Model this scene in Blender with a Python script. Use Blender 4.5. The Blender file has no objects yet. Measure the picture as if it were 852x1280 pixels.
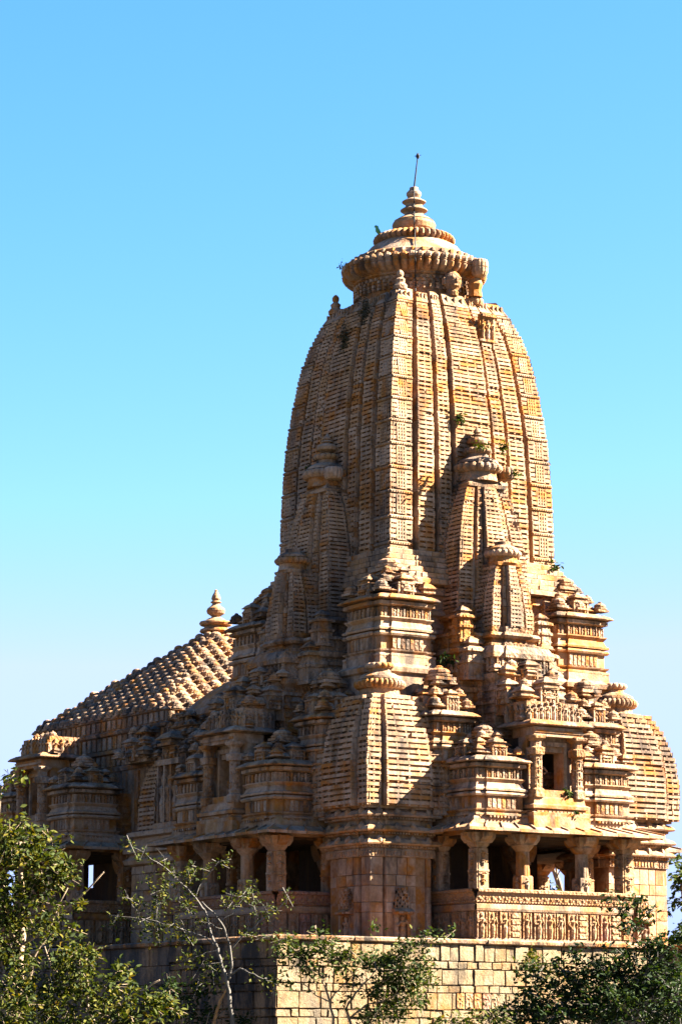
import bpy, math, random
import numpy as np
from mathutils import Vector, Matrix
R = math.radians
rnd = random.Random(11)
scene = bpy.context.scene
COL = scene.collection

# ---------------------------------------------------------------- camera
# the temple axis is the world origin; +X is the sunlit side, -Y the shaded side, z = 0 the terrace top
F_PX, PHI, DIST, PITCH, CAM_Z = 3600.0, R(33.5), 100.0, R(10.697), -3.6
cph, sph = math.cos(PHI), math.sin(PHI)
RIGHT = Vector((sph, cph, 0)); AWAY = Vector((-cph, sph, 0))
LAT = (519 - 426) / F_PX * (DIST * math.cos(PITCH) + 18 * math.sin(PITCH))
CAM = -LAT * RIGHT - DIST * AWAY + Vector((0, 0, CAM_Z))
cam = bpy.data.cameras.new('camera'); cam_o = bpy.data.objects.new('camera', cam); COL.objects.link(cam_o)
cam.sensor_fit = 'VERTICAL'; cam.sensor_height = 36; cam.lens = F_PX / 1280 * 36
cam.clip_start = 1; cam.clip_end = 20000
cam_o.location = CAM
cam_o.rotation_euler = (math.pi / 2 + PITCH, 0, math.atan2(AWAY.y, AWAY.x) - math.pi / 2)
scene.camera = cam_o

# ---------------------------------------------------------------- light
SUN_OFF, SUN_EL = R(59.5), R(35)
sdir = Vector((math.cos(SUN_OFF) * math.cos(SUN_EL), math.sin(SUN_OFF) * math.cos(SUN_EL), math.sin(SUN_EL)))
sun = bpy.data.lights.new('sun', 'SUN'); sun.energy = 5.0; sun.angle = R(0.5); sun.color = (1, .96, .84)
sun_o = bpy.data.objects.new('sun', sun); COL.objects.link(sun_o)
sun_o.rotation_euler = (-sdir).to_track_quat('-Z', 'Y').to_euler(); sun_o.location = (30, 30, 60)
world = bpy.data.worlds.new('World'); scene.world = world; world.use_nodes = True
wn, wl = world.node_tree.nodes, world.node_tree.links
sky = wn.new('ShaderNodeTexSky'); sky.sky_type = 'NISHITA'; sky.sun_disc = False
sky.sun_elevation = SUN_EL; sky.sun_rotation = math.atan2(sdir.x, sdir.y)
sky.air_density = 0.7; sky.dust_density = 0.0; sky.ozone_density = 4.0; sky.altitude = 3000
sep = wn.new('ShaderNodeSeparateColor'); comb = wn.new('ShaderNodeCombineColor'); wl.new(sky.outputs[0], sep.inputs[0])
for i, (gain, p) in enumerate(((.53, 2.0), (.765, .86), (1.12, .9))):   # sky graded cyan, paling to the horizon; blue added to fill the shade
    pw = wn.new('ShaderNodeMath'); pw.operation = 'POWER'; pw.inputs[1].default_value = p; wl.new(sep.outputs[i], pw.inputs[0])
    ml = wn.new('ShaderNodeMath'); ml.operation = 'MULTIPLY'; ml.inputs[1].default_value = gain; wl.new(pw.outputs[0], ml.inputs[0])
    ad = wn.new('ShaderNodeMath'); ad.inputs[1].default_value = (.08, 0, 0)[i]; wl.new(ml.outputs[0], ad.inputs[0])
    mn = wn.new('ShaderNodeMath'); mn.operation = 'MINIMUM'; mn.inputs[1].default_value = (1.03, 1.34, 2.3)[i]; wl.new(ad.outputs[0], mn.inputs[0])
    wl.new(mn.outputs[0], comb.inputs[i])
bg = wn['Background']; bg.inputs[1].default_value = 0.05
wl.new(comb.outputs[0], bg.inputs[0])
scene.view_settings.view_transform = 'Standard'; scene.view_settings.look = 'None'
scene.view_settings.exposure = 3.75; scene.view_settings.gamma = 1

# ---------------------------------------------------------------- materials
def nodes(name):
    m = bpy.data.materials.new(name); m.use_nodes = True
    nt = m.node_tree
    return m, nt.nodes, nt.links, nt.nodes['Principled BSDF']
def ramp(n, stops, interp='LINEAR'):
    r = n.new('ShaderNodeValToRGB'); cr = r.color_ramp; cr.interpolation = interp
    while len(cr.elements) < len(stops): cr.elements.new(0.5)
    for e, (p, c) in zip(cr.elements, stops): e.position = p; e.color = (*c, 1)
    return r
def math_n(n, l, op, a, b=None):
    m = n.new('ShaderNodeMath'); m.operation = op
    for i, x in enumerate((a, b)):
        if x is None: continue
        if isinstance(x, (int, float)): m.inputs[i].default_value = x
        else: l.new(x, m.inputs[i])
    return m.outputs[0]
def noise(n, l, vec, scale, detail=4, rough=.55, stretch=None):
    if stretch:
        mp = n.new('ShaderNodeMapping'); mp.inputs['Scale'].default_value = stretch
        l.new(vec, mp.inputs['Vector']); vec = mp.outputs[0]
    t = n.new('ShaderNodeTexNoise'); t.inputs['Scale'].default_value = scale
    t.inputs['Detail'].default_value = detail; t.inputs['Roughness'].default_value = rough
    l.new(vec, t.inputs['Vector']); return t.outputs['Fac']
def mixc(n, l, fac, a, b, mode='MIX'):
    m = n.new('ShaderNodeMix'); m.data_type = 'RGBA'; m.blend_type = mode
    if isinstance(fac, (int, float)): m.inputs[0].default_value = fac
    else: l.new(fac, m.inputs[0])
    for i, x in ((6, a), (7, b)):
        if isinstance(x, tuple): m.inputs[i].default_value = (*x, 1)
        else: l.new(x, m.inputs[i])
    return m.outputs[2]
def stone_mat(name, stops, stain=.55, lo=.5, bump=.6, carve=0.0, gain=1.0):
    m, n, l, b = nodes(name)
    geo = n.new('ShaderNodeNewGeometry').outputs['Position']
    oi = n.new('ShaderNodeObjectInfo').outputs['Random']
    at = n.new('ShaderNodeAttribute'); at.attribute_name = 'tone'
    big = noise(n, l, geo, .8, 3)
    v = math_n(n, l, 'MULTIPLY', oi, .75)
    v = math_n(n, l, 'ADD', v, math_n(n, l, 'MULTIPLY', at.outputs['Fac'], .42))
    v = math_n(n, l, 'ADD', v, math_n(n, l, 'MULTIPLY', big, .9))
    v = math_n(n, l, 'FRACT', v)
    base = ramp(n, [(p, (c[0] * .54 * gain, c[1] * .385 * gain, c[2] * .30 * gain)) for p, c in stops]); l.new(v, base.inputs[0])
    col = base.outputs[0]
    # mottling
    mot = noise(n, l, geo, 9, 6, .65)
    mr = ramp(n, [(.3, (.72, .66, .58)), (.55, (1, 1, 1)), (.8, (1.12, 1.1, 1.06))]); l.new(mot, mr.inputs[0])
    col = mixc(n, l, 1, col, mr.outputs[0], 'MULTIPLY')
    # orange runs and black lichen runs, stretched downwards
    run = noise(n, l, geo, 2.3, 5, .6, (1, 1, .22))
    rr = ramp(n, [(.52, (0, 0, 0)), (.68, (1, 1, 1))]); l.new(run, rr.inputs[0])
    col = mixc(n, l, math_n(n, l, 'MULTIPLY', rr.outputs[0], .45), col, (.18, .085, .018))
    blk = noise(n, l, geo, 1.5, 7, .68, (1, 1, .38))
    br = ramp(n, [(lo, (0, 0, 0)), (lo + .16, (1, 1, 1))]); l.new(blk, br.inputs[0])
    col = mixc(n, l, math_n(n, l, 'MULTIPLY', br.outputs[0], stain), col, (.026, .020, .016))
    wide = noise(n, l, geo, .55, 6, .7, (1, 1, .3))
    wr = ramp(n, [(.505, (0, 0, 0)), (.6, (1, 1, 1))]); l.new(wide, wr.inputs[0])
    col = mixc(n, l, math_n(n, l, 'MULTIPLY', wr.outputs[0], stain * .62), col, (.05, .042, .036))
    l.new(col, b.inputs['Base Color'])
    b.inputs['Roughness'].default_value = .92
    b.inputs['Specular IOR Level'].default_value = .12
    f1 = noise(n, l, geo, 14, 8, .7)
    h = f1
    if carve:
        vo = n.new('ShaderNodeTexVoronoi'); vo.inputs['Scale'].default_value = 9; l.new(geo, vo.inputs['Vector'])
        h = math_n(n, l, 'ADD', h, math_n(n, l, 'MULTIPLY', vo.outputs['Distance'], carve))
    bp = n.new('ShaderNodeBump'); bp.inputs['Strength'].default_value = bump; bp.inputs['Distance'].default_value = .05
    l.new(h, bp.inputs['Height']); l.new(bp.outputs[0], b.inputs['Normal'])
    return m
TEMPLE_STOPS = [(0, (.47, .38, .265)), (.12, (.54, .48, .39)), (.25, (.45, .32, .17)), (.36, (.51, .43, .32)), (.46, (.47, .225, .04)), (.54, (.45, .325, .185)),
                (.66, (.55, .50, .42)), (.77, (.43, .295, .175)), (.85, (.48, .245, .055)), (.92, (.42, .33, .25)), (1, (.50, .425, .325))]
STONE = stone_mat('temple_sandstone', TEMPLE_STOPS, .8, .515)
SHADE_STONE = stone_mat('shade_dark_stone', [(0, (.10, .08, .06)), (1, (.07, .055, .04))], .6, .5)  # near-black stone: the shade of the interiors is put into its colour
CARVED = stone_mat('carved_sandstone', TEMPLE_STOPS, .84, .505, .9, 1.0)
WEATHER = stone_mat('weathered_sandstone', TEMPLE_STOPS, .92, .46, .8, .5)
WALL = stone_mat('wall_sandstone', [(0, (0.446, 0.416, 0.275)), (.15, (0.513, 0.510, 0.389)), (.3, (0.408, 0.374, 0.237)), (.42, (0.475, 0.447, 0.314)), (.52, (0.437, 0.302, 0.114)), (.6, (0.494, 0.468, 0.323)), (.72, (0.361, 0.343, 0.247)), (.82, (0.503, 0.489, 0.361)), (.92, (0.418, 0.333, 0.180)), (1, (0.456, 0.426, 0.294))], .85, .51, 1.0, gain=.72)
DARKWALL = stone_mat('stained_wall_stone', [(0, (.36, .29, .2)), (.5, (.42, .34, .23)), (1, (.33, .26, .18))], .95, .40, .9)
POST = stone_mat('baluster_sandstone', [(0, (.45, .32, .18)), (.3, (.47, .37, .26)), (.5, (.44, .26, .10)), (.7, (.43, .30, .26)), (.85, (.45, .30, .15)), (1, (.47, .38, .28))], .4, .62, .9, 1.2)
RED = stone_mat('red_rubble', [(0, (.34, .15, .07)), (.5, (.40, .20, .10)), (1, (.32, .19, .12))], .4, .58)
def flat_mat(name, c, rough=.6, metal=0):
    m, n, l, b = nodes(name); geo = n.new('ShaderNodeNewGeometry').outputs['Position']
    r = ramp(n, [(.3, tuple(x * .75 for x in c)), (.7, c)]); l.new(noise(n, l, geo, 6, 4), r.inputs[0])
    l.new(r.outputs[0], b.inputs['Base Color']); b.inputs['Roughness'].default_value = rough; b.inputs['Metallic'].default_value = metal
    return m
IRON = flat_mat('dark_iron', (.006, .0055, .005), .95, 0)
PARROT = flat_mat('green_feathers', (.06, .20, .04), .6)
def leaf_mat(name, stops, trans=.27):
    m, n, l, b = nodes(name)
    at = n.new('ShaderNodeAttribute'); at.attribute_name = 'tone'
    r = ramp(n, stops); l.new(at.outputs['Fac'], r.inputs[0])
    l.new(r.outputs[0], b.inputs['Base Color']); b.inputs['Roughness'].default_value = .75
    b.inputs['Specular IOR Level'].default_value = .1
    tr = n.new('ShaderNodeBsdfTranslucent'); 
    hs = mixc(n, l, 1, r.outputs[0], (1.2, 1.15, .5), 'MULTIPLY'); l.new(hs, tr.inputs[0])
    mx = n.new('ShaderNodeMixShader'); mx.inputs[0].default_value = trans
    l.new(b.outputs[0], mx.inputs[1]); l.new(tr.outputs[0], mx.inputs[2])
    l.new(mx.outputs[0], n['Material Output'].inputs[0])
    return m
LEAF_YEL = leaf_mat('olive_leaves', [(0, (0.0082, 0.0139, 0.0016)), (.4, (0.0246, 0.0328, 0.0033)), (.72, (0.0640, 0.0590, 0.0049)), (.9, (0.0984, 0.0697, 0.0057)), (1, (0.1148, 0.0451, 0.0049))])
LEAF_GRN = leaf_mat('green_leaves', [(0, (0.0082, 0.0148, 0.0025)), (.45, (0.0213, 0.0328, 0.0041)), (.8, (0.0508, 0.0558, 0.0066)), (1, (0.0779, 0.0615, 0.0074))])
LEAF_DRK = leaf_mat('dark_leaves', [(0, (0.0057, 0.0115, 0.0025)), (.55, (0.0131, 0.0246, 0.0041)), (.85, (0.0344, 0.0426, 0.0066)), (1, (0.0656, 0.0541, 0.0074))])
LEAF_DRY = leaf_mat('dry_stems', [(0, (.03, .025, .015)), (1, (.06, .05, .025))], .1)
def bark_mat(name, a, b_):
    m, n, l, b = nodes(name); geo = n.new('ShaderNodeNewGeometry').outputs['Position']
    r = ramp(n, [(.3, a), (.65, b_)]); l.new(noise(n, l, geo, 9, 5, .6, (1, 1, .3)), r.inputs[0])
    l.new(r.outputs[0], b.inputs['Base Color']); b.inputs['Roughness'].default_value = .9
    bp = n.new('ShaderNodeBump'); bp.inputs['Strength'].default_value = .5; bp.inputs['Distance'].default_value = .02
    l.new(noise(n, l, geo, 40, 4), bp.inputs['Height']); l.new(bp.outputs[0], b.inputs['Normal'])
    return m
BARK_PALE = bark_mat('pale_bark', (.042, .032, .023), (.088, .071, .055))
BARK_DARK = bark_mat('brown_bark', (.09, .06, .035), (.20, .13, .07))
BARK_RED = bark_mat('dry_orange_bark', (.22, .10, .03), (.34, .17, .06))
def ground_mat():
    m, n, l, b = nodes('dry_ground'); geo = n.new('ShaderNodeNewGeometry').outputs['Position']
    r = ramp(n, [(.3, (.016, .021, .008)), (.5, (.032, .029, .014)), (.7, (.055, .042, .026))]); l.new(noise(n, l, geo, .35, 8, .65), r.inputs[0])
    l.new(r.outputs[0], b.inputs['Base Color']); b.inputs['Roughness'].default_value = 1
    return m
GROUND = ground_mat()

# ---------------------------------------------------------------- mesh helpers
class MB:
    def __init__(s): s.V = []; s.F = []; s.T = []
    def _t(s, tone): return rnd.random() if tone is None else tone
    def face(s, idx, t): s.F.append(idx); s.T.append(t)
    def hexa(s, p, tone=None):          # p: 4 bottom CCW, 4 top CCW
        o = len(s.V); s.V += [tuple(q) for q in p]; t = s._t(tone)
        for f in ((3, 2, 1, 0), (4, 5, 6, 7), (0, 1, 5, 4), (1, 2, 6, 5), (2, 3, 7, 6), (3, 0, 4, 7)):
            s.face(tuple(o + i for i in f), t)
    def box(s, x0, x1, y0, y1, z0, z1, tone=None):
        s.hexa([(x0, y0, z0), (x1, y0, z0), (x1, y1, z0), (x0, y1, z0), (x0, y0, z1), (x1, y0, z1), (x1, y1, z1), (x0, y1, z1)], tone)
    def loft(s, rings, tone=None, cap=(True, True)):
        n = len(rings[0]); o = len(s.V); t = s._t(tone)
        for r in rings: s.V += [tuple(q) for q in r]
        for k in range(len(rings) - 1):
            a, b = o + k * n, o + (k + 1) * n
            for i in range(n):
                j = (i + 1) % n; s.face((a + i, a + j, b + j, b + i), t)
        if cap[0]: s.face(tuple(o + i for i in reversed(range(n))), t)
        if cap[1]: s.face(tuple(o + (len(rings) - 1) * n + i for i in range(n)), t)
    def mould(s, poly, prof, tone=None):
        s.loft([[(x, y, z) for x, y in offs(poly, d)] for z, d in prof], tone)
    def lathe(s, cx, cy, prof, seg=16, ribs=0, amp=0.0, tone=None, phase=0.0):
        if ribs: seg = ribs * 4
        rings = []
        for r, z in prof:
            ring = []
            for i in range(seg):
                a = 2 * math.pi * i / seg + phase
                rr = r * (1 - amp * (1 - abs(math.sin(ribs * (a - phase) / 2)) ** .7)) if ribs else r
                ring.append((cx + rr * math.cos(a), cy + rr * math.sin(a), z))
            rings.append(ring)
        s.loft(rings, tone)
    def tube(s, pts, rad, seg=6, tone=None):
        rings = []; pts = [Vector(p) for p in pts]
        for i, p in enumerate(pts):
            d = (pts[min(i + 1, len(pts) - 1)] - pts[max(i - 1, 0)]).normalized()
            u = d.cross(Vector((.31, .17, .93))); u = u.normalized() if u.length > 1e-4 else Vector((1, 0, 0)); w = d.cross(u)
            r = rad[i] if isinstance(rad, (list, tuple)) else rad
            rings.append([tuple(p + r * (math.cos(2 * math.pi * k / seg) * u + math.sin(2 * math.pi * k / seg) * w)) for k in range(seg)])
        s.loft(rings, tone)
    def mesh(s, name, mat, org):
        me = bpy.data.meshes.new(name)
        me.from_pydata([(x - org[0], y - org[1], z - org[2]) for x, y, z in s.V], [], s.F)
        at = me.attributes.new('tone', 'FLOAT', 'FACE'); at.data.foreach_set('value', s.T)
        me.materials.append(mat); return me
    def build(s, name, mat, parent=None, smooth=False, label=None, kind=None, org=None):
        if not s.V: return None
        if org is None:
            a = np.array(s.V); lo, hi = a.min(0), a.max(0)
            org = ((lo[0] + hi[0]) / 2, (lo[1] + hi[1]) / 2, lo[2])
        me = s.mesh(name, mat, org)
        if smooth: me.polygons.foreach_set('use_smooth', [True] * len(me.polygons))
        return link(name, me, parent, org, label, kind)
ORG = {}
def link(name, me, parent, org, label=None, kind=None):
    o = bpy.data.objects.new(name, me); COL.objects.link(o)
    base = Vector((0, 0, 0))
    if parent is not None: o.parent = parent; base = ORG[parent.name]
    org = Vector(org); o.location = org - base; ORG[o.name] = org
    if label: o['label'] = label
    if kind: o['kind'] = kind
    return o
def node(name, parent, org, label=None): return link(name, None, parent, org, label)
def thing(name, label, cat, loc=(0, 0, 0), group=None):
    o = link(name, None, None, loc, label); o['category'] = cat; o.empty_display_size = .3
    if group: o['group'] = group
    return o
def tag(o, label, cat, group=None):
    o['label'] = label; o['category'] = cat
    if group: o['group'] = group
    return o
def copy_tree(o, parent):
    c = o.copy(); COL.objects.link(c); c.parent = parent
    for ch in o.children: copy_tree(ch, c)
    return c
def turn_copy(o, ang, parent, shift=(0, 0, 0)):      # a copy turned about the temple axis
    c = copy_tree(o, parent); M = Matrix.Rotation(ang, 3, 'Z')
    c.location = M @ Vector(o.location) + Vector(shift); c.rotation_euler = (0, 0, o.rotation_euler.z + ang); return c
def mirror_shift(o, d, parent):
    c = copy_tree(o, parent); c.location = Vector(o.location) + Vector(d); return c
def offs(poly, d):
    if abs(d) < 1e-9: return poly
    n = len(poly); out = []
    for i in range(n):
        x, y = poly[i]; px, py = poly[i - 1]; qx, qy = poly[(i + 1) % n]
        def nrm(ax, ay, bx, by):
            l = math.hypot(bx - ax, by - ay); return ((by - ay) / l, -(bx - ax) / l)
        a = nrm(px, py, x, y); b = nrm(x, y, qx, qy); k = 1 + a[0] * b[0] + a[1] * b[1]
        out.append((x + d * (a[0] + b[0]) / k, y + d * (a[1] + b[1]) / k))
    return out
def rect(x0, x1, y0, y1): return [(x0, y0), (x1, y0), (x1, y1), (x0, y1)]
def ratha(cx, cy, hx, hy, steps=()):                  # stepped plan: each face steps out towards its middle
    side = []
    def face(hn, ht):
        pts = [(hn, -ht)]; p0 = 0
        for f, p in steps: pts += [(hn + p0, -ht * f), (hn + p, -ht * f)]; p0 = p
        return pts + [(n, -t) for n, t in reversed(pts)]
    out = []
    for k in range(4):
        pts = face(hx, hy) if k % 2 == 0 else face(hy, hx)
        ca, sa = (1, 0, -1, 0)[k], (0, 1, 0, -1)[k]
        q = [(cx + n * ca - t * sa, cy + n * sa + t * ca) for n, t in pts]
        out += q[:-1] if False else q
    # corner points are shared by neighbouring faces: drop doubles
    res = []
    for p in out:
        if not res or math.hypot(p[0] - res[-1][0], p[1] - res[-1][1]) > 1e-6: res.append(p)
    if math.hypot(res[0][0] - res[-1][0], res[0][1] - res[-1][1]) < 1e-6: res.pop()
    return res
def interp(tab):
    zs = [a for a, _ in tab]; vs = [b for _, b in tab]
    return lambda z: float(np.interp(z, zs, vs))
def at(px, py, depth):                                 # a point at a distance along the view, from its direction
    k = depth / F_PX
    fw = AWAY * math.cos(PITCH) + Vector((0, 0, 1)) * math.sin(PITCH); up = Vector((0, 0, 1)) * math.cos(PITCH) - AWAY * math.sin(PITCH)
    return CAM + fw * depth + RIGHT * (px - 426) * k + up * (640 - py) * k
# ---------------------------------------------------------------- carved stone pieces
IDX = lambda n, t, z: (n, t, z)
def frame(cx, cy, k):                                   # local (outward n, sideways t, z) -> world, face k of a square
    ca, sa = (1, 0, -1, 0)[k % 4], (0, 1, 0, -1)[k % 4]
    return lambda n, t, z: (cx + n * ca - t * sa, cy + n * sa + t * ca, z)
def fbox(mb, xf, n0, n1, t0, t1, z0, z1, tone=None, mit0=0, mit1=0):
    mb.hexa([xf(n0, t0 + mit0, z0), xf(n1, t0, z0), xf(n1, t1, z0), xf(n0, t1 - mit1, z0),
             xf(n0, t0 + mit0, z1), xf(n1, t0, z1), xf(n1, t1, z1), xf(n0, t1 - mit1, z1)], tone)
def fband(mb, xf, n0, prof, t0, t1, mit0=0, mit1=0, tone=None):   # prof: [(z, n)]
    rings = []
    for z, n in prof:
        d = n - n0
        rings.append([xf(n0, t0 + mit0 * d, z), xf(n, t0, z), xf(n, t1, z), xf(n0, t1 - mit1 * d, z)])
    mb.loft(rings, tone)
def slat_mesh(mb, xf, W, N, f0, f1, proj, z0, z1, nc, slots, kind, m0=0, m1=0, dep=.115):
    h = (z1 - z0) / nc; bt = rnd.random()
    dj = rnd.uniform(-.016, .016)
    # backing, so that the slots are dark and deep
    rings = []
    for z in (z0, z1):
        w = W(z); n = N(z) + proj - dep
        rings.append([xf(n - .3, w * f0 + .3 * m0, z), xf(n, w * f0, z), xf(n, w * f1, z), xf(n - .3, w * f1 - .3 * m1, z)])
    mb.loft(rings, bt)
    g = .33
    for i in range(nc):
        za, zb = z0 + i * h, z0 + (i + 1) * h; zm = za + .6 * h
        w = W(zm); n = N(zm) + proj + dj + rnd.uniform(-.013, .013)
        t0, t1 = w * f0 + .006, w * f1 - .006
        tn = bt * .75 + rnd.random() * .25
        if kind == 'karna' and i == nc - 1:
            fband(mb, xf, n - .2, [(za + .06 * h, n - .05), (za + .3 * h, n + .025), (za + .62 * h, n + .035), (za + .93 * h, n - .03)], t0, t1, m0, m1, tn)
            k = 9
            for j in range(k):
                a = t0 + (t1 - t0) * (j + .15) / k; b_ = a + (t1 - t0) * .6 / k
                fbox(mb, xf, n - .05, n + .048, a, b_, za + .28 * h, za + .66 * h, tn)
            continue
        if kind == 'karna' and i < nc - 1:
            c0, c1 = t0 + (t1 - t0) * .30, t0 + (t1 - t0) * .70
            fbox(mb, xf, n - dep - .02, n, t0, c0, za + g * h, zb, tn, (dep + .02) * m0, 0)
            fbox(mb, xf, n - dep - .02, n, c1, t1, za + g * h, zb, tn, 0, (dep + .02) * m1)
            for q0, q1 in ((t0, t0 + .05), (c0 - .05, c0), (c1, c1 + .05), (t1 - .05, t1)):
                mm0 = m0 if q0 == t0 else 0; mm1 = m1 if q1 == t1 else 0
                fbox(mb, xf, n - dep - .02, n - .012, q0, q1, za, za + g * h, tn, (dep + .008) * mm0, (dep + .008) * mm1)
            continue
        cuts = [t0] + sorted(t0 + (t1 - t0) * rnd.uniform(.2, .8) for _ in range(rnd.choice((0, 1, 1, 2) if t1 - t0 > .7 else (0, 0, 1)))) + [t1]
        for ci in range(len(cuts) - 1):
            a, b = cuts[ci], cuts[ci + 1]
            if b - a < .04: continue
            r_ = rnd.random(); dn = -.07 if r_ < .035 else (rnd.uniform(-.03, .012) if r_ < .4 else 0)
            lo_ = za + (g + rnd.uniform(-.03, .04)) * h
            fbox(mb, xf, n - dep - .02, n + dn, a + .003, b - .003, lo_, zb - .006 - (rnd.uniform(0, .03) if r_ < .3 else 0), tn * .8 + .2 * rnd.random(), (dep + .02) * m0 if ci == 0 else 0, (dep + .02) * m1 if ci == len(cuts) - 2 else 0)
        # the small uprights that cut each groove into slots
        for j in range(slots + 1):
            if 0 < j < slots and rnd.random() < .08: continue
            wd = .055 if 0 < j < slots else .07
            c = t0 + (t1 - t0) * j / slots
            q0, q1 = max(t0, c - wd / 2 if 0 < j < slots else c - wd), min(t1, c + wd / 2 if 0 < j < slots else c + wd)
            fbox(mb, xf, n - dep - .02, n - .014, q0, q1, za - .002, za + g * h + .002, tn,
                 (dep + .006) * m0 if j == 0 else 0, (dep + .006) * m1 if j == slots else 0)
    if kind == 'karna':                                  # pierced lattice in the middle of the block
        zt = z0 + (nc - 1) * h; w = W((z0 + zt) / 2); t0, t1 = w * f0, w * f1
        c0, c1 = t0 + (t1 - t0) * .32, t0 + (t1 - t0) * .68; nn = lambda z: N(z) + proj + .012
        for j in range(4):
            a = c0 + (c1 - c0) * j / 3.0; za, zb = z0 + .02, zt - .02
            rings = [[xf(nn(z) - .11, a - .026, z), xf(nn(z), a - .026, z), xf(nn(z), a + .026, z), xf(nn(z) - .11, a + .026, z)] for z in (za, zb)]
            mb.loft(rings, bt)
        for j in range(6):
            z = z0 + .03 + (zt - z0 - .06) * j / 5.0; o = rnd.uniform(-.02, .02)
            fbox(mb, xf, nn(z) - .1, nn(z) - .006, c0, c1, z - .026 + o, z + .026 + o, bt)
def slat_face(parent, name, cx, cy, k, W, N, strips, storeys, mat=None, joined=None):
    xf = frame(cx, cy, k)
    for si in range(len(storeys) - 1):
        z0, z1 = storeys[si] + .006, storeys[si + 1] - .006
        for f0, f1, proj, nc, slots, kind, m0, m1 in strips:
            mb = joined or MB()
            slat_mesh(mb, xf, W, N, f0, f1, proj, z0, z1, nc, slots, kind, m0, m1)
            if not joined: mb.build(name, mat or STONE, parent)
def strips_n(lst): return lst

def figure(mb, xf, n, t, z, w, h, tone=None):            # a small carved standing figure
    prof = [(.24, 0), (.3, .2), (.34, .38), (.22, .52), (.4, .70), (.16, .77), (.2, .86), (.17, .95), (.05, 1)]
    c = xf(n, t, z); mb.lathe(c[0], c[1], [(r * w, c[2] + q * h) for r, q in prof], 7, tone=tone)
    for s in (-1, 1):
        if rnd.random() < .8:
            a = xf(n + .1 * w, t + s * .36 * w, z + .68 * h); b = xf(n + .2 * w, t + s * (.5 + .15 * rnd.random()) * w, z + (.5 + .1 * rnd.random()) * h)
            c2 = xf(n + .25 * w, t + s * .25 * w, z + (.45 + .45 * rnd.random()) * h)
            mb.tube([a, b, c2], .085 * w, 4, tone)
def frieze(mb, xf, n, t0, t1, z0, z1, dep=.09, pitch=.24):
    fbox(mb, xf, n - .3, n - dep, t0 + .02, t1 - .02, z0, z1)
    m = max(2, int(round((t1 - t0) / pitch))); p = (t1 - t0) / m
    for i in range(m + 1):
        c = t0 + i * p; a, b = max(t0 + .004, c - .035), min(t1 - .004, c + .035)
        fbox(mb, xf, n - dep - .02, n, a, b, z0, z1)
    for i in range(m): figure(mb, xf, n - dep + .03, t0 + (i + .5) * p, z0 + .01, p * .62, (z1 - z0) * .96)
def fringe(mb, xf, n, t0, t1, z0, z1, pitch=.15):        # hanging triangular teeth under a moulding
    m = max(2, int(round((t1 - t0) / pitch))); p = (t1 - t0) / m
    for i in range(m):
        a, b = t0 + (i + .08) * p, t0 + (i + .92) * p; c = (a + b) / 2
        mb.hexa([xf(n - .08, c - .02, z0), xf(n, c - .02, z0), xf(n, c + .02, z0), xf(n - .08, c + .02, z0),
                 xf(n - .08, a, z1), xf(n, a, z1), xf(n, b, z1), xf(n - .08, b, z1)])
def dents(mb, xf, n, t0, t1, z0, z1, pitch=.16, d=.06):
    m = max(2, int(round((t1 - t0) / pitch))); p = (t1 - t0) / m
    for i in range(m): fbox(mb, xf, n - d, n, t0 + (i + .2) * p, t0 + (i + .75) * p, z0, z1)

# shared little roof bells and their kin
def shared(name, fn, mat): mb = MB(); fn(mb); return mb.mesh(name, mat, (0, 0, 0))
def bell_fn(mb):
    mb.box(-.92, .92, -.92, .92, 0, .28)
    mb.lathe(0, 0, [(.86, .26), (1.0, .36), (1.02, .55), (.82, .60), (.80, .66), (.86, .76), (.78, .98), (.52, 1.16), (.26, 1.25), (.30, 1.34), (.14, 1.46)], 9)
def bellsq_fn(mb):
    mb.box(-.8, .8, -.8, .8, 0, .2); mb.mould(rect(-.74, .74, -.74, .74), [(.2, -.1), (.5, -.1), (.5, .16), (.58, .18), (.68, .05), (.9, -.1), (1.08, -.32), (1.16, -.5), (1.3, -.54)])
def kalash_fn(mb):
    mb.lathe(0, 0, [(.55, 0), (.6, .12), (.3, .2), (.3, .28), (.95, .5), (1.0, .75), (.85, 1.0), (.35, 1.15), (.3, 1.22), (.55, 1.3), (.5, 1.4), (.22, 1.46), (.38, 1.6), (.3, 1.8), (.1, 2.05), (.02, 2.2)], 14)
def tile_fn(mb):    # one bell-shaped lobe of the stepped roof, with its little niche front
    mb.box(-.95, 1.15, -.95, .95, 0, .3)
    mb.lathe(0, 0, [(.9, .28), (1.04, .36), (1.06, .6), (.9, .68), (.98, .8), (.92, 1.0), (.72, 1.2), (.4, 1.33), (.05, 1.37)], 10)
    mb.box(.7, 1.12, -.36, .36, .3, .66)
BELL = shared('roof_bell', bell_fn, WEATHER); BELLSQ = shared('roof_bell_square', bellsq_fn, WEATHER)
KAL = shared('pot_finial', kalash_fn, STONE); TILE = shared('roof_lobe', tile_fn, WEATHER)
def piece(me, name, parent, loc, sc, rz=0, jit=0):
    o = bpy.data.objects.new(name, me); COL.objects.link(o); o.parent = parent
    o.location = Vector(loc) - ORG[parent.name] + Vector((rnd.uniform(-jit, jit), rnd.uniform(-jit, jit), 0))
    o.scale = (sc, sc, sc) if isinstance(sc, (int, float)) else sc
    o.rotation_euler = (rnd.uniform(-1, 1) * jit, rnd.uniform(-1, 1) * jit, rz + rnd.uniform(-1, 1) * jit * 2); return o
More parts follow.
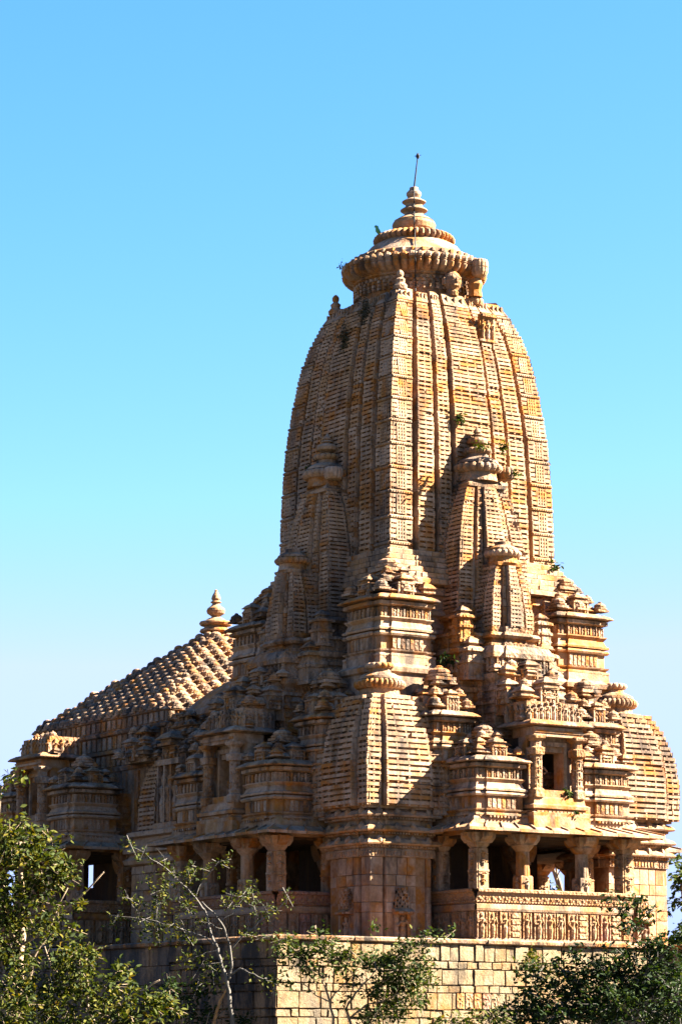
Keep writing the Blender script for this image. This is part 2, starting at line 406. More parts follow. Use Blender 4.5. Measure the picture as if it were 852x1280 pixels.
def ribbed_disc(parent, cx, cy, z0, r, h, ribs, mat=None):
    mb = MB(); mb.lathe(cx, cy, [(r * .74, z0), (r * .90, z0 + .12 * h), (r * .985, z0 + .36 * h), (r, z0 + .55 * h), (r * .97, z0 + .78 * h), (r * .88, z0 + .96 * h), (r * .72, z0 + h)], ribs=ribs, amp=.11)
    return mb.build('ribbed_disc', mat or STONE, parent)
def amalaka(parent, cx, cy, z, r, pot=True, ribs=None, upper=True):
    mb = MB(); mb.lathe(cx, cy, [(r * .82, z - .5 * r), (r * .76, z - .3 * r), (r * .74, z + .1 * r)], 20); mb.build('neck', CARVED, parent)
    ribbed_disc(parent, cx, cy, z - .17 * r, r, .38 * r, ribs or max(18, int(r * 22)))
    mb = MB(); mb.lathe(cx, cy, [(r * .84, z + .22 * r), (r * .80, z + .32 * r), (r * .60, z + .44 * r), (r * .44, z + .5 * r), (r * .42, z + .68 * r)], 22); mb.build('dome_cap', WEATHER, parent)
    top = z + .64 * r
    if upper: ribbed_disc(parent, cx, cy, top - .02 * r, r * .58, .24 * r, max(14, int(r * 15))); top += .2 * r
    if pot: piece(KAL, 'pot_finial', parent, (cx, cy, top), r * .42)

def bell_roof(parent, cx, cy, hx, hy, z0, h, tiers=3, top=True, bs=.17, square=.35):
    mb = MB(); th = h / (tiers + .8)
    for i in range(tiers):
        f = 1 - i / (tiers + .35); x, y = hx * f, hy * f; z = z0 + i * th
        mb.mould(ratha(cx, cy, x, y, [(.6, .05)]), [(z - .02, -.2), (z + th * .3, -.2), (z + th * .34, -.03), (z + th * .45, 0), (z + th * .6, -.08), (z + th * 1.02, -.24)])
        s = bs * (1 - .12 * i)
        nx, ny = max(1, int(2 * x / (s * 3.1))), max(1, int(2 * y / (s * 3.1)))
        spots = set()
        for a in range(nx + 1):
            for sg in (-1, 1): spots.add((round(-x + 2 * x * a / nx, 3), round(sg * y, 3)))
        for a in range(ny + 1):
            for sg in (-1, 1): spots.add((round(sg * x, 3), round(-y + 2 * y * a / ny, 3)))
        for px, py in sorted(spots):
            if rnd.random() < .07: continue
            big = rnd.random() < square
            piece(BELLSQ if big else BELL, 'roof_bell', parent, (cx + px * .92, cy + py * .92, z + th * .42), s * rnd.uniform(.85, 1.12) * (1.1 if big else 1), 0, .03)
    for k in range(4):                                   # a little carved gable block in the middle of each side
        xf = frame(cx, cy, k); n, t = (hx, hy) if k % 2 == 0 else (hy, hx); w = t * .30
        g_ = MB(); fbox(g_, xf, n * .5, n + .02, -w, w, z0 + .02, z0 + th * 1.15); fbox(g_, xf, n * .5, n + .09, -w - .04, w + .04, z0 + th * 1.15, z0 + th * 1.27)
        for q in (-.55, .05, .6): figure(g_, xf, n + .03, q * w, z0 + .04, w * .6, th * 1.05)
        for q in (-1, 1): fbox(g_, xf, n, n + .07, q * w - .03, q * w + .03, z0 + .02, z0 + th * 1.15)
        g_.build('gable_block', CARVED, parent)
        c = xf(n * .82, 0, z0 + th * 1.25); piece(BELLSQ, 'roof_bell', parent, c, (w * 1.1, w * 1.1, w * .9), k * math.pi / 2, .02)
    mb.build('stepped_roof', WEATHER, parent)
    if top:
        z = z0 + tiers * th - .05
        piece(BELL, 'roof_bell', parent, (cx, cy, z - .05), (bs * 1.9, bs * 1.9, bs * 1.5))
def eave_ring(mb, poly, z, over=.28, th=.1):
    mb.mould(poly, [(z - .13, -.05), (z - .10, .02), (z - .09, over), (z - .06, over + .02), (z + .02, over - .06), (z + .1, .02), (z + .12, -.1)])
# moulded walls of a pavilion, drawn from its height
def pavilion(parent, cx, cy, hx, hy, z0, z1, roof_h, tiers=3, bs=.17, teeth=True, roof=True, faces=(0, 3, 1), kind_step=.62):
    H = z1 - z0; poly = ratha(cx, cy, hx, hy, [(kind_step, .09)])
    zz = lambda f: z0 + H * (float(np.interp(f, (0, .18, .46, .63, .76, .93, 1), (0, .12, .34, .5, .66, .84, 1))) if f > 0 else f)
    mb = MB()
    mb.mould(poly, [(zz(0), .12), (zz(.05), .12), (zz(.07), .04), (zz(.10), .04), (zz(.13), .10), (zz(.165), .12), (zz(.18), .0)])
    mb.build('base_moulding', STONE, parent)
    mb = MB(); mb.mould(poly, [(zz(.18), .0), (zz(.46), .0)]); mb.build('wall', STONE, parent)
    mb = MB(); mb.mould(poly, [(zz(.46), -.02), (zz(.465), .09), (zz(.5), .13), (zz(.535), .09), (zz(.54), -.04), (zz(.56), -.04), (zz(.565), .12), (zz(.60), .13), (zz(.63), .05), (zz(.70), -.02), (zz(.745), .07), (zz(.76), .07)])
    mb.build('roll_moulding', STONE, parent)
    mb = MB(); mb.mould(poly, [(zz(.76), -.12), (zz(.93), -.12)])
    for k in faces:
        xf = frame(cx, cy, k); n, t = (hx, hy) if k % 2 == 0 else (hy, hx)
        st = t * kind_step
        frieze(mb, xf, n + .09, -st, st, zz(.765), zz(.915))
        for sg in (-1, 1):
            a, b = sorted((sg * st, sg * t)); frieze(mb, xf, n, a + .012, b - .012, zz(.765), zz(.915), pitch=.2)
        if teeth:
            fringe(mb, xf, n + .2, -st, st, zz(-.045), zz(.02)); 
            for sg in (-1, 1):
                a, b = sorted((sg * st, sg * t)); fringe(mb, xf, n + .11, a, b, zz(-.045), zz(.02))
        # thin upright fluting on the die
        m = max(3, int(2 * st / .17))
        for i in range(m):
            a = -st + 2 * st * (i + .12) / m; fbox(mb, xf, n, n + .112, a, a + 2 * st * .7 / m, zz(.2), zz(.44))
    mb.build('frieze', CARVED, parent, kind='stuff')
    mb = MB(); mb.mould(poly, [(zz(.93), -.03), (zz(.94), .1), (zz(.965), .1), (zz(.965), .02)]); eave_ring(mb, poly, z1, .23); mb.build('eave', WEATHER, parent)
    if roof: bell_roof(parent, cx, cy, hx * .96, hy * .96, z1 + .08, roof_h, tiers, True, bs)
def niche(parent, xf, n, t, z, w, h):                    # a shrine niche with its figure and little spire
    mb = MB(); hw = w / 2
    for s in (-1, 1): fbox(mb, xf, n - .05, n + .10, t + s * hw * .78 - .07, t + s * hw * .78 + .07, z, z + h * .46)
    fbox(mb, xf, n - .04, n + .03, t - hw * .8, t + hw * .8, z, z + h * .46)
    fbox(mb, xf, n - .05, n + .16, t - hw, t + hw, z - .06, z)
    fband(mb, xf, n - .05, [(z + h * .46, n + .1), (z + h * .48, n + .3), (z + h * .5, n + .31), (z + h * .58, n + .1)], t - hw * 1.15, t + hw * 1.15)
    for i in range(9):
        c = t - hw * 1.1 + 2.2 * hw * i / 8; fbox(mb, xf, n + .1, n + .325, c - .025, c + .025, z + h * .475, z + h * .515)
    mb.build('niche_frame', CARVED, parent)
    mb = MB(); figure(mb, xf, n + .07, t, z + .02, w * .55, h * .42); mb.build('niche_statue', CARVED, parent)
    mb = MB()
    rows = 7
    for i in range(rows):
        f = math.sqrt(max(.02, 1 - (i / rows) ** 2)); za = z + h * (.58 + .40 * i / rows); zb = z + h * (.58 + .40 * (i + 1) / rows)
        ww = hw * f; m = max(2, int(ww * 2 / .1))
        fbox(mb, xf, n - .03, n + .05, t - ww, t + ww, za, zb)
        for j in range(m):
            if (i + j) % 2: fbox(mb, xf, n, n + .11, t - ww + 2 * ww * j / m, t - ww + 2 * ww * (j + .9) / m, za + .01, zb)
            fbox(mb, xf, n, n + .12, t - ww + 2 * ww * j / m, t - ww + 2 * ww * (j + .3) / m, za, zb)
        fbox(mb, xf, n - .02, n + .10, t - ww, t + ww, za, za + .03)
    mb.build('niche_spire', CARVED, parent)
def ashlar(parent, xf, n, t0, t1, rows, z0, name='wall_stone', wid=(.5, .95), mat=None, dep=.12, joint=.010, proud=.012, m0=0, m1=0):
    z = z0
    for h in rows:
        cuts = [t0]
        while cuts[-1] < t1 - wid[0] * .6:
            w = rnd.uniform(*wid); 
            if t1 - cuts[-1] - w < wid[0] * .7: w = t1 - cuts[-1]
            cuts.append(min(t1, cuts[-1] + w))
        cuts[-1] = t1
        for a, b in zip(cuts, cuts[1:]):
            mb = MB(); d = rnd.uniform(-proud, proud); j = joint
            i0, i1 = (m0 if a == t0 else 0), (m1 if b == t1 else 0)
            A, B = a + (j if not i0 else 0), b - (j if not i1 else 0); e = .015; zz0, zz1 = z + j, z + h - j
            fr = lambda nn, s: [xf(n - dep, A + i0 * dep, 0), xf(nn, A + s, 0), xf(nn, B - s, 0), xf(n - dep, B - i1 * dep, 0)]
            rings = [[(x, y, zq) for x, y, _ in fr(nn, s)] for zq, nn, s in ((zz0, n + d - e, 0), (zz0 + e, n + d, e * .6), (zz1 - e, n + d, e * .6), (zz1, n + d - e, 0))]
            q_ = min(.028, joint * 1.5); rings = [[(x + rnd.uniform(-q_, q_) * .6, y + rnd.uniform(-q_, q_) * .6, zq + rnd.uniform(-q_, q_) * .5) for x, y, zq in rg] for rg in rings]
            mb.loft(rings); mb.build(name, mat or STONE, parent)
        z += h
    return z
# ================================================================ ground and terrace
gmb = MB(); S = 6000
gmb.V = [(-S, -S, -4.6), (S, -S, -4.6), (S, S, -4.6), (-S, S, -4.6)]; gmb.F = [(0, 1, 2, 3)]; gmb.T = [0]
gmb.build('ground', GROUND, None, kind='structure', org=(0, 0, -4.6))

terrace = thing('stone_terrace', 'pale ashlar stone terrace wall carrying the temple, sunlit at its right face', 'wall', (0, 0, -4.6))
PX, PV = 8.1, 10.8
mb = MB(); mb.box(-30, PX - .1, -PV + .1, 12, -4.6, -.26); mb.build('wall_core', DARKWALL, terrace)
mb = MB(); mb.box(-30, PX - .12, -PV + .12, 12, -.26, -.02); mb.build('floor', STONE, terrace)
xf = frame(0, 0, 0)
rows_vis = [.17, .53, .24, .50, .24, .52, .25, .55]       # from the coping downwards
z = -.17
tops = []
for i, h in enumerate(rows_vis[1:]):
    z -= h
    thin = h < .4
    ashlar(terrace, xf, PX, -PV, 9.5, [h], z, wid=(.22, .55) if thin else (.32, .85), mat=WALL, m0=1, proud=.03, joint=.018)
    # the shaded side, stones near the corner
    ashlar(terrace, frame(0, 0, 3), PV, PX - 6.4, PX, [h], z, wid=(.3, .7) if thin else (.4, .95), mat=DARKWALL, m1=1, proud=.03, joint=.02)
lo = z
mb = MB()
zz_ = lo
while zz_ > -4.55:
    h = .6; y = -PV
    while y < 9.5:
        w = rnd.uniform(.7, 1.3); fbox(mb, xf, PX - .12, PX + rnd.uniform(-.02, .02), y + .012, min(9.5, y + w) - .012, max(-4.6, zz_ - h) + .012, zz_ - .012); y += w
    zz_ -= h
mb.build('lower_courses', WALL, terrace, kind='stuff')
mb = MB(); zz_ = -.17
while zz_ > -4.55:
    h = .6; x = -30
    while x < PX - 6.4:
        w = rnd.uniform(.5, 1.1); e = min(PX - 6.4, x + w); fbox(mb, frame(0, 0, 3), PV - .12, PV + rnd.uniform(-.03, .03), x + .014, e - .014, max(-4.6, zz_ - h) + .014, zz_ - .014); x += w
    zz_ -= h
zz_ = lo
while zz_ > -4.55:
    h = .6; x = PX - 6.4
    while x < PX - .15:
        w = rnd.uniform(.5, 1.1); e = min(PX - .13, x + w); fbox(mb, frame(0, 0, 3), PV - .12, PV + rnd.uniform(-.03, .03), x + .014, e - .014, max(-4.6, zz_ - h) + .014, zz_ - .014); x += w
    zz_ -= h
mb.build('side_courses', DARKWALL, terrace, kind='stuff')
def coping(xf, n, t0, t1, z, m0=0, m1=0):
    t = t0
    while t < t1 - .05:
        w = min(rnd.uniform(1.0, 1.9), t1 - t); w = t1 - t if t1 - t - w < .5 else w
        mb = MB(); d = rnd.uniform(-.03, .03); g = .006
        fband(mb, xf, n - .6, [(z - .17, n + .02 + d), (z - .13, n + .10 + d), (z - .04, n + .12 + d), (z, n + .05 + d)], t + g, t + w - g, m0 if t == t0 else 0, m1 if t + w > t1 - .01 else 0)
        mb.build('coping_stone', WEATHER, terrace); t += w
coping(xf, PX, -PV, 9.5, 0, 1, 0)
coping(frame(0, 0, 3), PV, -30, PX, 0, 0, 1)
# reused carved balusters set in the wall
for i in range(5):
    mb = MB(); y0 = -4.2 + i * .335
    fbox(mb, xf, PX, PX + .035, y0, y0 + .27, -2.15, -1.68)
    figure(mb, xf, PX - .01, y0 + .13, -2.14, .2, .44); mb.build('reused_baluster', POST, terrace)
# projecting bastion on the right
bas = thing('stone_bastion', 'projecting stone bastion behind the dark bushes at the right end of the terrace', 'wall', (9.6, 7.5, -4.6))
mb = MB(); mb.box(PX + .14, 11.1, 4.3, 14, -4.6, -.2); mb.build('wall_core', WALL, bas)
mb = MB(); mb.mould(rect(PX + .14, 11.1, 4.3, 14), [(-.2, 0), (-.19, .1), (-.05, .12), (-.03, .04)]); mb.build('coping_stone', WEATHER, bas)
for k, n, t0, t1 in ((0, 11.1, 4.3, 13.9), (3, -4.3, PX + .16, 11.1)):
    zc = -.2
    for h in (.7, .45, .7, .5, .7):
        zc -= h; ashlar(bas, frame(0, 0, k), n + .05, t0, t1, [h], zc, wid=(.6, 1.2), mat=WALL, m0=(k == 0), m1=(k == 3))

# ================================================================ the temple
T = thing('temple', 'ornate golden sandstone temple with a tall curved tower under a great ribbed disc', 'temple')
# ---- inner masses
def bands(z0, z1, pitch=.3, d=.06):                      # a wall course by course: projecting and recessed bands
    out = []; z = z0
    while z < z1 - pitch * .5:
        h = min(pitch * rnd.uniform(.8, 1.2), z1 - z); o = d * rnd.choice((.3, .6, 1, 1.3))
        out += [(z, 0), (z + h * .12, o), (z + h * .55, o * 1.1), (z + h * .7, o * .2), (z + h * .98, 0)]; z += h
    return out
mb = MB(); mb.box(-2.95, 2.95, -2.95, 2.95, -.02, 3.6); mb.build('sanctum', SHADE_STONE, T)
mb = MB(); mb.box(-5.2, 5.6, -5.6, 5.6, 3.58, 4.4)
mb.mould(ratha(0, 0, 4.3, 4.3), bands(4.3, 7.9) + [(8.0, 0), (8.05, .1), (8.2, .14), (8.35, 0), (8.4, -.1), (9.0, -.12)]); mb.build('lower_storey', STONE, T)
mb = MB(); pl = ratha(0, 0, 3.75, 3.75)
mb.mould(pl, [(8.9, .15), (9.1, .15)] + bands(9.15, 10.0, .22) + [(10.05, .1), (10.25, .1)] + bands(10.3, 10.9, .2) + [(10.95, .12), (11.1, .12), (11.15, 0), (11.6, 0), (11.65, .14), (11.9, .1), (11.95, -.05), (12.0, -.05)])
mb.build('upper_storey', CARVED, T)

# ---- main tower
A = interp([(11.5, 3.5), (13, 3.48), (14.9, 3.45), (16.4, 3.40), (17.6, 3.33), (18.2, 3.27), (18.8, 3.2), (19.3, 3.14), (19.8, 3.06), (20.3, 2.99), (20.8, 2.88), (21.4, 2.72), (22.25, 2.38), (22.7, 2.11), (23.4, 1.8)])
main = node('main_tower', T, (0, 0, 11.9))
mb = MB(); mb.loft([[(x * (A(z) - .36), y * (A(z) - .36), z) for x, y in rect(-1, 1, -1, 1)] for z in np.linspace(11.8, 22.65, 24)]); mb.build('tower_core', STONE, main)
tiers = MB()
for i in range(6):
    zt = 11.98 + i * .2; hh = 4.02 - i * .085
    tiers.mould(ratha(0, 0, hh, hh, [(.7, .05), (.35, .1)]), [(zt, 0), (zt + .15, 0), (zt + .19, -.03), (zt + .2, -.2)])
    for k in (0, 3):
        t = -hh
        while t < hh - .1:
            w = min(rnd.uniform(.3, .7), hh - t); st_ = .1 if abs(t + w / 2) < hh * .35 else (.05 if abs(t + w / 2) < hh * .7 else 0)
            fbox(tiers, frame(0, 0, k), hh - .2, hh + st_ + rnd.uniform(.01, .05), t + .012, t + w - .012, zt + .012, zt + .165); t += w
tiers.build('stepped_base', STONE, main)
st = [12.55]
hts = [.98 - .021 * i for i in range(12)]
for h in hts: st.append(st[-1] + h)
k_ = (22.2 - 12.55) / (st[-1] - 12.55); st = [12.55 + (s - 12.55) * k_ for s in st]
SL = [(-1, -.735, 0, 5, 2, 'karna', 1, 0), (-.675, -.475, .05, 5, 2, 'slat', 0, 0), (-.425, -.275, .10, 5, 2, 'slat', 0, 0),
      (-.225, .225, .17, 5, 4, 'slat', 0, 0), (.275, .425, .10, 5, 2, 'slat', 0, 0), (.475, .675, .05, 5, 2, 'slat', 0, 0), (.735, 1, 0, 5, 2, 'karna', 0, 1)]
for k in (0, 3): slat_face(main, 'carved_block', 0, 0, k, A, A, SL, st)
j = MB()
for k in (1, 2): slat_face(main, 'x', 0, 0, k, A, A, SL, st, joined=j)
j.build('far_face', STONE, main, kind='stuff')
# crown plates at the shoulder
for k in range(4):
    xf = frame(0, 0, k)
    for f0, f1, pr, nc, sl, kind, m0, m1 in SL:
        mb = MB(); z0, z1 = 22.22, 22.66 + rnd.uniform(-.06, .06) + (.05 if kind == 'karna' else 0)
        w0, w1 = A(z0), A(z1)
        rings = [[xf(w - .4 + pr, w * f0 + .4 * m0, z), xf(w + pr, w * f0, z), xf(w + pr, w * f1, z), xf(w - .4 + pr, w * f1 - .4 * m1, z)] for w, z in ((w0, z0), (w1, z1))]
        mb.loft(rings); wm = A(22.45) + .02; t0, t1 = wm * f0, wm * f1; c = (t0 + t1) / 2; q = (t1 - t0)
        for a in (-.3, 0, .3):
            if q > .3: fbox(mb, xf, wm + pr - .06, wm + pr + .035, c + a * q - .03, c + a * q + .03, 22.38, 22.56)
        fbox(mb, xf, wm + pr - .06, wm + pr + .06, t0 + .01, t1 - .01, 22.25, 22.32, None, .06 * m0, .06 * m1)
        mb.build('crown_plate', CARVED, main)
# neck, discs, dome, pot finial
before = set(main.children)
mb = MB(); mb.lathe(0, 0, [(1.85, 22.5), (1.98, 22.8), (2.06, 23.2), (2.1, 23.62), (2.2, 23.66), (2.2, 23.72), (2.3, 23.8)], 48)
for i in range(56):
    a = 2 * math.pi * i / 56
    for zc, s in ((23.16, .05), (23.28, .05), (23.42, .05), (23.54, .05)):
        x, y = 2.125 * math.cos(a + (.056 if s and zc > 23.5 else 0)), 2.125 * math.sin(a + (.056 if zc > 23.5 else 0))
        mb.box(x - s, x + s, y - s, y + s, zc - s, zc + s)
mb.build('neck', CARVED, main)
mb = MB(); mb.lathe(0, 0, [(2.12, 23.68), (2.38, 23.76), (2.54, 23.88), (2.6, 24.0), (2.6, 24.04), (2.56, 24.07), (2.6, 24.1), (2.56, 24.2), (2.44, 24.27), (2.2, 24.29)], ribs=54, amp=.07)
mb.build('great_ribbed_disc', STONE, main)
mb = MB()
for i in range(54):                                     # the little scallops on the disc's shoulder
    a = 2 * math.pi * (i + .5) / 54; ca, sa = math.cos(a), math.sin(a); r = 2.5
    mb.lathe(r * ca, r * sa, [(.11, 24.16), (.125, 24.24), (.10, 24.32), (.03, 24.36)], 6)
mb.build('scallops', STONE, main)
mb = MB(); mb.lathe(0, 0, [(2.42, 24.3), (2.30, 24.42), (2.25, 24.56), (2.16, 24.62), (1.98, 24.66), (1.92, 24.72), (1.72, 24.9), (1.6, 25.05), (1.5, 25.12), (1.42, 25.14), (1.3, 25.25)], 48)
for i in range(40):
    a = 2 * math.pi * i / 40; x, y = 2.27 * math.cos(a), 2.27 * math.sin(a); mb.box(x - .06, x + .06, y - .06, y + .06, 24.44, 24.55)
mb.build('dome_cap', STONE, main, smooth=False)
ribbed_disc(main, 0, 0, 25.16, 1.48, .42, 40)
mb = MB(); mb.lathe(0, 0, [(.9, 25.5), (.66, 25.58), (.62, 25.62), (.76, 25.8), (.79, 25.98), (.76, 26.06), (.70, 26.1), (.72, 26.13), (.55, 26.24), (.40, 26.32), (.34, 26.38), (.36, 26.44), (.49, 26.52), (.49, 26.55), (.33, 26.66), (.30, 26.7), (.31, 26.76), (.43, 26.84), (.43, 26.87), (.28, 26.96), (.2, 27.0), (.22, 27.03), (.27, 27.12), (.27, 27.2), (.2, 27.28), (.17, 27.3), (.15, 27.4), (.05, 27.44)], 28)
mb.build('pot_finial', STONE, main, smooth=False)
# lightning rod and its cable
mb = MB(); top = Vector((.06, .14, 28.62)); mb.tube([(0, 0, 27.3), top], [.035, .02], 6)
mb.lathe(top.x, top.y, [(.03, 28.5), (.07, 28.56), (.07, 28.62), (.02, 28.72)], 6)
mb.tube([top + Vector((-.07, -.1, -.02)), top + Vector((.07, .1, .02))], .012, 4); mb.tube([top + Vector((.07, -.07, .02)), top + Vector((-.07, .07, 0))], .012, 4)
mb.build('lightning_rod', IRON, main)
mb = MB(); cx_, cy_ = .83, -.56
prof = [(.15, 27.4), (.3, 27.1), (.46, 26.86), (.35, 26.7), (.52, 26.53), (.4, 26.4), (.78, 26.06), (.82, 25.9), (.72, 25.6), (1.0, 25.55), (1.52, 25.4), (1.52, 25.3), (1.65, 25.05), (2.0, 24.7), (2.3, 24.5), (2.64, 24.2), (2.64, 24.0), (2.4, 23.75), (2.15, 23.5), (2.15, 23.2), (2.4, 22.9)]
mb.tube([(r * cx_, r * cy_, z) for r, z in prof], .022, 5); mb.build('cable', IRON, main)
# small ribbed piece on the right of the great disc, on its bracket
dx, dy = 2.27 * RIGHT.x - 1.5 * AWAY.x, 2.27 * RIGHT.y - 1.5 * AWAY.y
mb = MB(); mb.lathe(dx, dy, [(.2, 23.55), (.34, 23.66), (.42, 23.8), (.44, 23.98), (.40, 24.0), (.44, 24.03), (.44, 24.22), (.38, 24.36), (.2, 24.42)], ribs=14, amp=.08); mb.V = [(dx + (x - dx) * .72, dy + (y - dy) * .72, 23.62 + (z - 23.55) * .8) for x, y, z in mb.V]; mb.build('small_ribbed_disc', STONE, main)
mb = MB(); mb.lathe(dx * .93, dy * .93, [(.26, 22.95), (.22, 23.2), (.28, 23.4), (.2, 23.6)], 8); mb.build('bracket', STONE, main)
for o in set(main.children) - before: o.location.z -= .2
# guardian figures round the shoulder
def seated(x, y, z, h, name, parent):
    mb = MB(); mb.lathe(x, y, [(.34 * h, z), (.36 * h, z + .18 * h), (.22 * h, z + .34 * h), (.26 * h, z + .5 * h), (.12 * h, z + .62 * h), (.17 * h, z + .72 * h), (.17 * h, z + .84 * h), (.1 * h, z + .95 * h), (.02, z + h)], 9); mb.build(name, CARVED, parent)
seated(1.98, -1.98, 22.66, .72, 'seated_figure', main); seated(-2.0, -2.05, 22.6, .75, 'seated_figure', main)
mb = MB(); hx, hy = 2.18, .05
mb.lathe(hx, hy, [(.2, 23.3), (.24, 23.42), (.2, 23.5), (.3, 23.62), (.34, 23.8), (.33, 23.95), (.26, 24.08), (.18, 24.14), (.14, 24.22), (.02, 24.28)], 12)
mb.box(hx + .28, hx + .38, hy - .05, hy + .05, 23.74, 23.88); mb.box(hx + .24, hx + .33, hy - .12, hy + .12, 23.62, 23.67)
for s in (-1, 1): mb.box(hx + .22, hx + .34, hy + s * .12 - .06, hy + s * .12 + .06, 23.88, 23.93); mb.box(hx - .05, hx + .1, hy + s * .36 - .04, hy + s * .36 + .04, 23.66, 23.9)
mb.V = [(x + .05, y - .0, z - .62) for x, y, z in mb.V]; mb.build('guardian_head', CARVED, main)
ribbed_disc(main, 2.15, 1.05, 22.45, .36, .28, 12)
# carved panel high on the sunny face
mb = MB(); xf = frame(0, 0, 0); n = A(21.3) + .14
fbox(mb, xf, n - .1, n + .04, .75, 1.4, 21.05, 22.00); fbox(mb, xf, n, n + .12, .7, 1.45, 21.00, 21.08); fbox(mb, xf, n, n + .16, .8, 1.4, 21.90, 22.00)
for i in range(3): figure(mb, xf, n + .05, .86 + i * .22, 21.12, .2, .7)
mb.build('carved_panel', CARVED, main)

# ---- half spires stacked against a face, built on the sunny side, then turned
def half_spire(n0, Wt, storeys, ncs, zbase, base_hw, am_z, am_r, up):
    hs = node('half_spire', T, (n0, 0, zbase))
    W = interp(Wt); N = lambda z: .62 * W(z)
    S1 = [(-1, -.60, 0, ncs, 2, 'slat', 1, 0), (-.5, -.325, .04, ncs, 1, 'slat', 0, 0), (-.28, .28, .2, ncs, 3, 'slat', 0, 0), (.325, .5, .04, ncs, 1, 'slat', 0, 0), (.60, 1, 0, ncs, 2, 'slat', 0, 1)]
    S2 = [(-1.6, -.1, 0, ncs, 4, 'slat', 0, 0), (0.0, 1, 0, ncs, 2, 'slat', 0, 1)]
    S3 = [(a[1] * -1, a[0] * -1, a[2], a[3], a[4], a[5], a[7], a[6]) for a in reversed(S2)]
    slat_face(hs, 'spire_block', n0, 0, 0, W, N, S1, storeys)
    slat_face(hs, 'spire_block', n0, 0, 3, N, W, S2, storeys)
    j = MB(); slat_face(hs, 'x', n0, 0, 1, N, W, S3, storeys, joined=j); j.build('far_side', STONE, hs, kind='stuff')
    mb = MB(); mb.loft([[(n0 - 1.2, -W(z) + .1, z), (n0 + N(z) - .1, -W(z) + .1, z), (n0 + N(z) - .1, W(z) - .1, z), (n0 - 1.2, W(z) - .1, z)] for z in (storeys[0], storeys[len(storeys) // 2], storeys[-1] + .05)])
    zt = storeys[-1]; w = W(zt)
    mb.mould(rect(n0 - .9, n0 + N(zt) + .1, -w, w), [(zt, -.03), (zt + .1, .0), (zt + .15, -.12), (zt + .3, -.2)]); mb.build('spire_core', WEATHER, hs)
    mb = MB(); zb = storeys[0]; w = W(zb); p = [(n0 - 1.3, -w), (n0 + N(zb), -w), (n0 + N(zb), -w * .5), (n0 + N(zb) + .16, -w * .5), (n0 + N(zb) + .16, w * .5), (n0 + N(zb), w * .5), (n0 + N(zb), w), (n0 - 1.3, w)]
    mb.mould(p, [(zbase, .16), (zbase + .12, .18), (zbase + .16, .02), (zbase + .30, -.04), (zb - .42, -.04), (zb - .38, .1), (zb - .3, .16), (zb - .2, .1), (zb - .16, -.05), (zb - .08, -.02), (zb + .01, -.01)])
    xf = frame(n0, 0, 0)
    dents(mb, xf, N(zb) + .22, -w * .5, w * .5, zbase + .2, zb - .5, .2, .3)
    mb.build('base_moulding', CARVED, hs)
    amalaka(hs, n0, 0, am_z, am_r, pot=up, upper=up)
    return hs
hs1 = half_spire(3.72, [(10.9, 1.55), (12, 1.5), (13.5, 1.36), (14.5, 1.16), (15.1, .98), (15.5, .80)], [11.15 + i * .72 for i in range(7)], 5, 10.2, 1.6, 16.15, .88, True)
hs2 = half_spire(5.12, [(10, .88), (11, .86), (11.8, .74), (12.6, .52)], [10.45 + i * .71 for i in range(4)], 5, 9.75, .9, 13.0, .64, False)
mb = MB(); mb.lathe(hs1.location.x, .0, [(.01, 0)], 3) if False else None
# small ribbed lump in front of the upper disc
ribbed_disc(hs1, 3.72 + .35, .92, 15.86, .34, .42, 12)
# ---- bodies under the half spires
bod = node('spire_body', T, (4.6, 0, 4))
mb = MB(); 
mb.mould(ratha(3.4, 0, 1.75, 1.85, [(.7, .08)]), bands(4, 8.2) + [(8.25, .1), (8.4, .12), (8.45, 0)] + bands(8.5, 9.5, .24) + [(9.55, .12), (9.7, .14), (9.75, 0), (10.1, 0), (10.15, .1), (10.25, .05)])
mb.mould(ratha(4.6, 0, 1.5, 1.12, [(.6, .08)]), bands(4, 8.6, .26) + [(8.65, .12), (8.8, .14), (8.85, 0), (9.3, -.02), (9.35, .12), (9.5, .15), (9.7, .04), (9.76, 0)])
mb.build('body_wall', CARVED, bod)
mb = MB(); xf = frame(0, 0, 0)
for t0, t1, n in ((-1.1, 1.1, 6.22), (-1.84, -1.2, 5.27), (1.2, 1.84, 5.27)): frieze(mb, xf, n, t0, t1, 8.9, 9.32); 
for k, n, t0, t1 in ((3, 1.24, 4.95, 6.1), (3, 1.97, 3.7, 5.1)): frieze(mb, frame(0, 0, k), n, t0, t1, 8.9, 9.32)
mb.build('frieze', CARVED, bod)
# small turrets with bell tops clustered at the foot of the half spires
def turret(parent, x, y, z, hw, h, bell=True):
    mb = MB(); mb.mould(ratha(x, y, hw, hw, [(.5, .03)]), [(z, .05), (z + .08 * h, .05), (z + .1 * h, 0), (z + .36 * h, 0), (z + .38 * h, .05), (z + .44 * h, .06), (z + .46 * h, 0), (z + .62 * h, -.03), (z + .64 * h, .07), (z + .7 * h, .06), (z + .74 * h, -.05)])
    mb.build('turret_shaft', CARVED, parent)
    piece(BELLSQ, 'roof_bell', parent, (x, y, z + .72 * h), hw * .95, 0, .02)
for x, y, z, hw, h in ((5.3, -1.5, 8.6, .34, 1.5), (5.3, 1.5, 8.6, .34, 1.5), (5.0, -1.62, 9.9, .26, 1.3), (5.0, 1.62, 9.9, .26, 1.3)):
    turret(bod, x, y, z, hw, h)
for t in (-1.15, -.4, .4, 1.15): piece(BELLSQ, 'roof_bell', bod, (6.25, t, 8.85), .2, 0, .03)

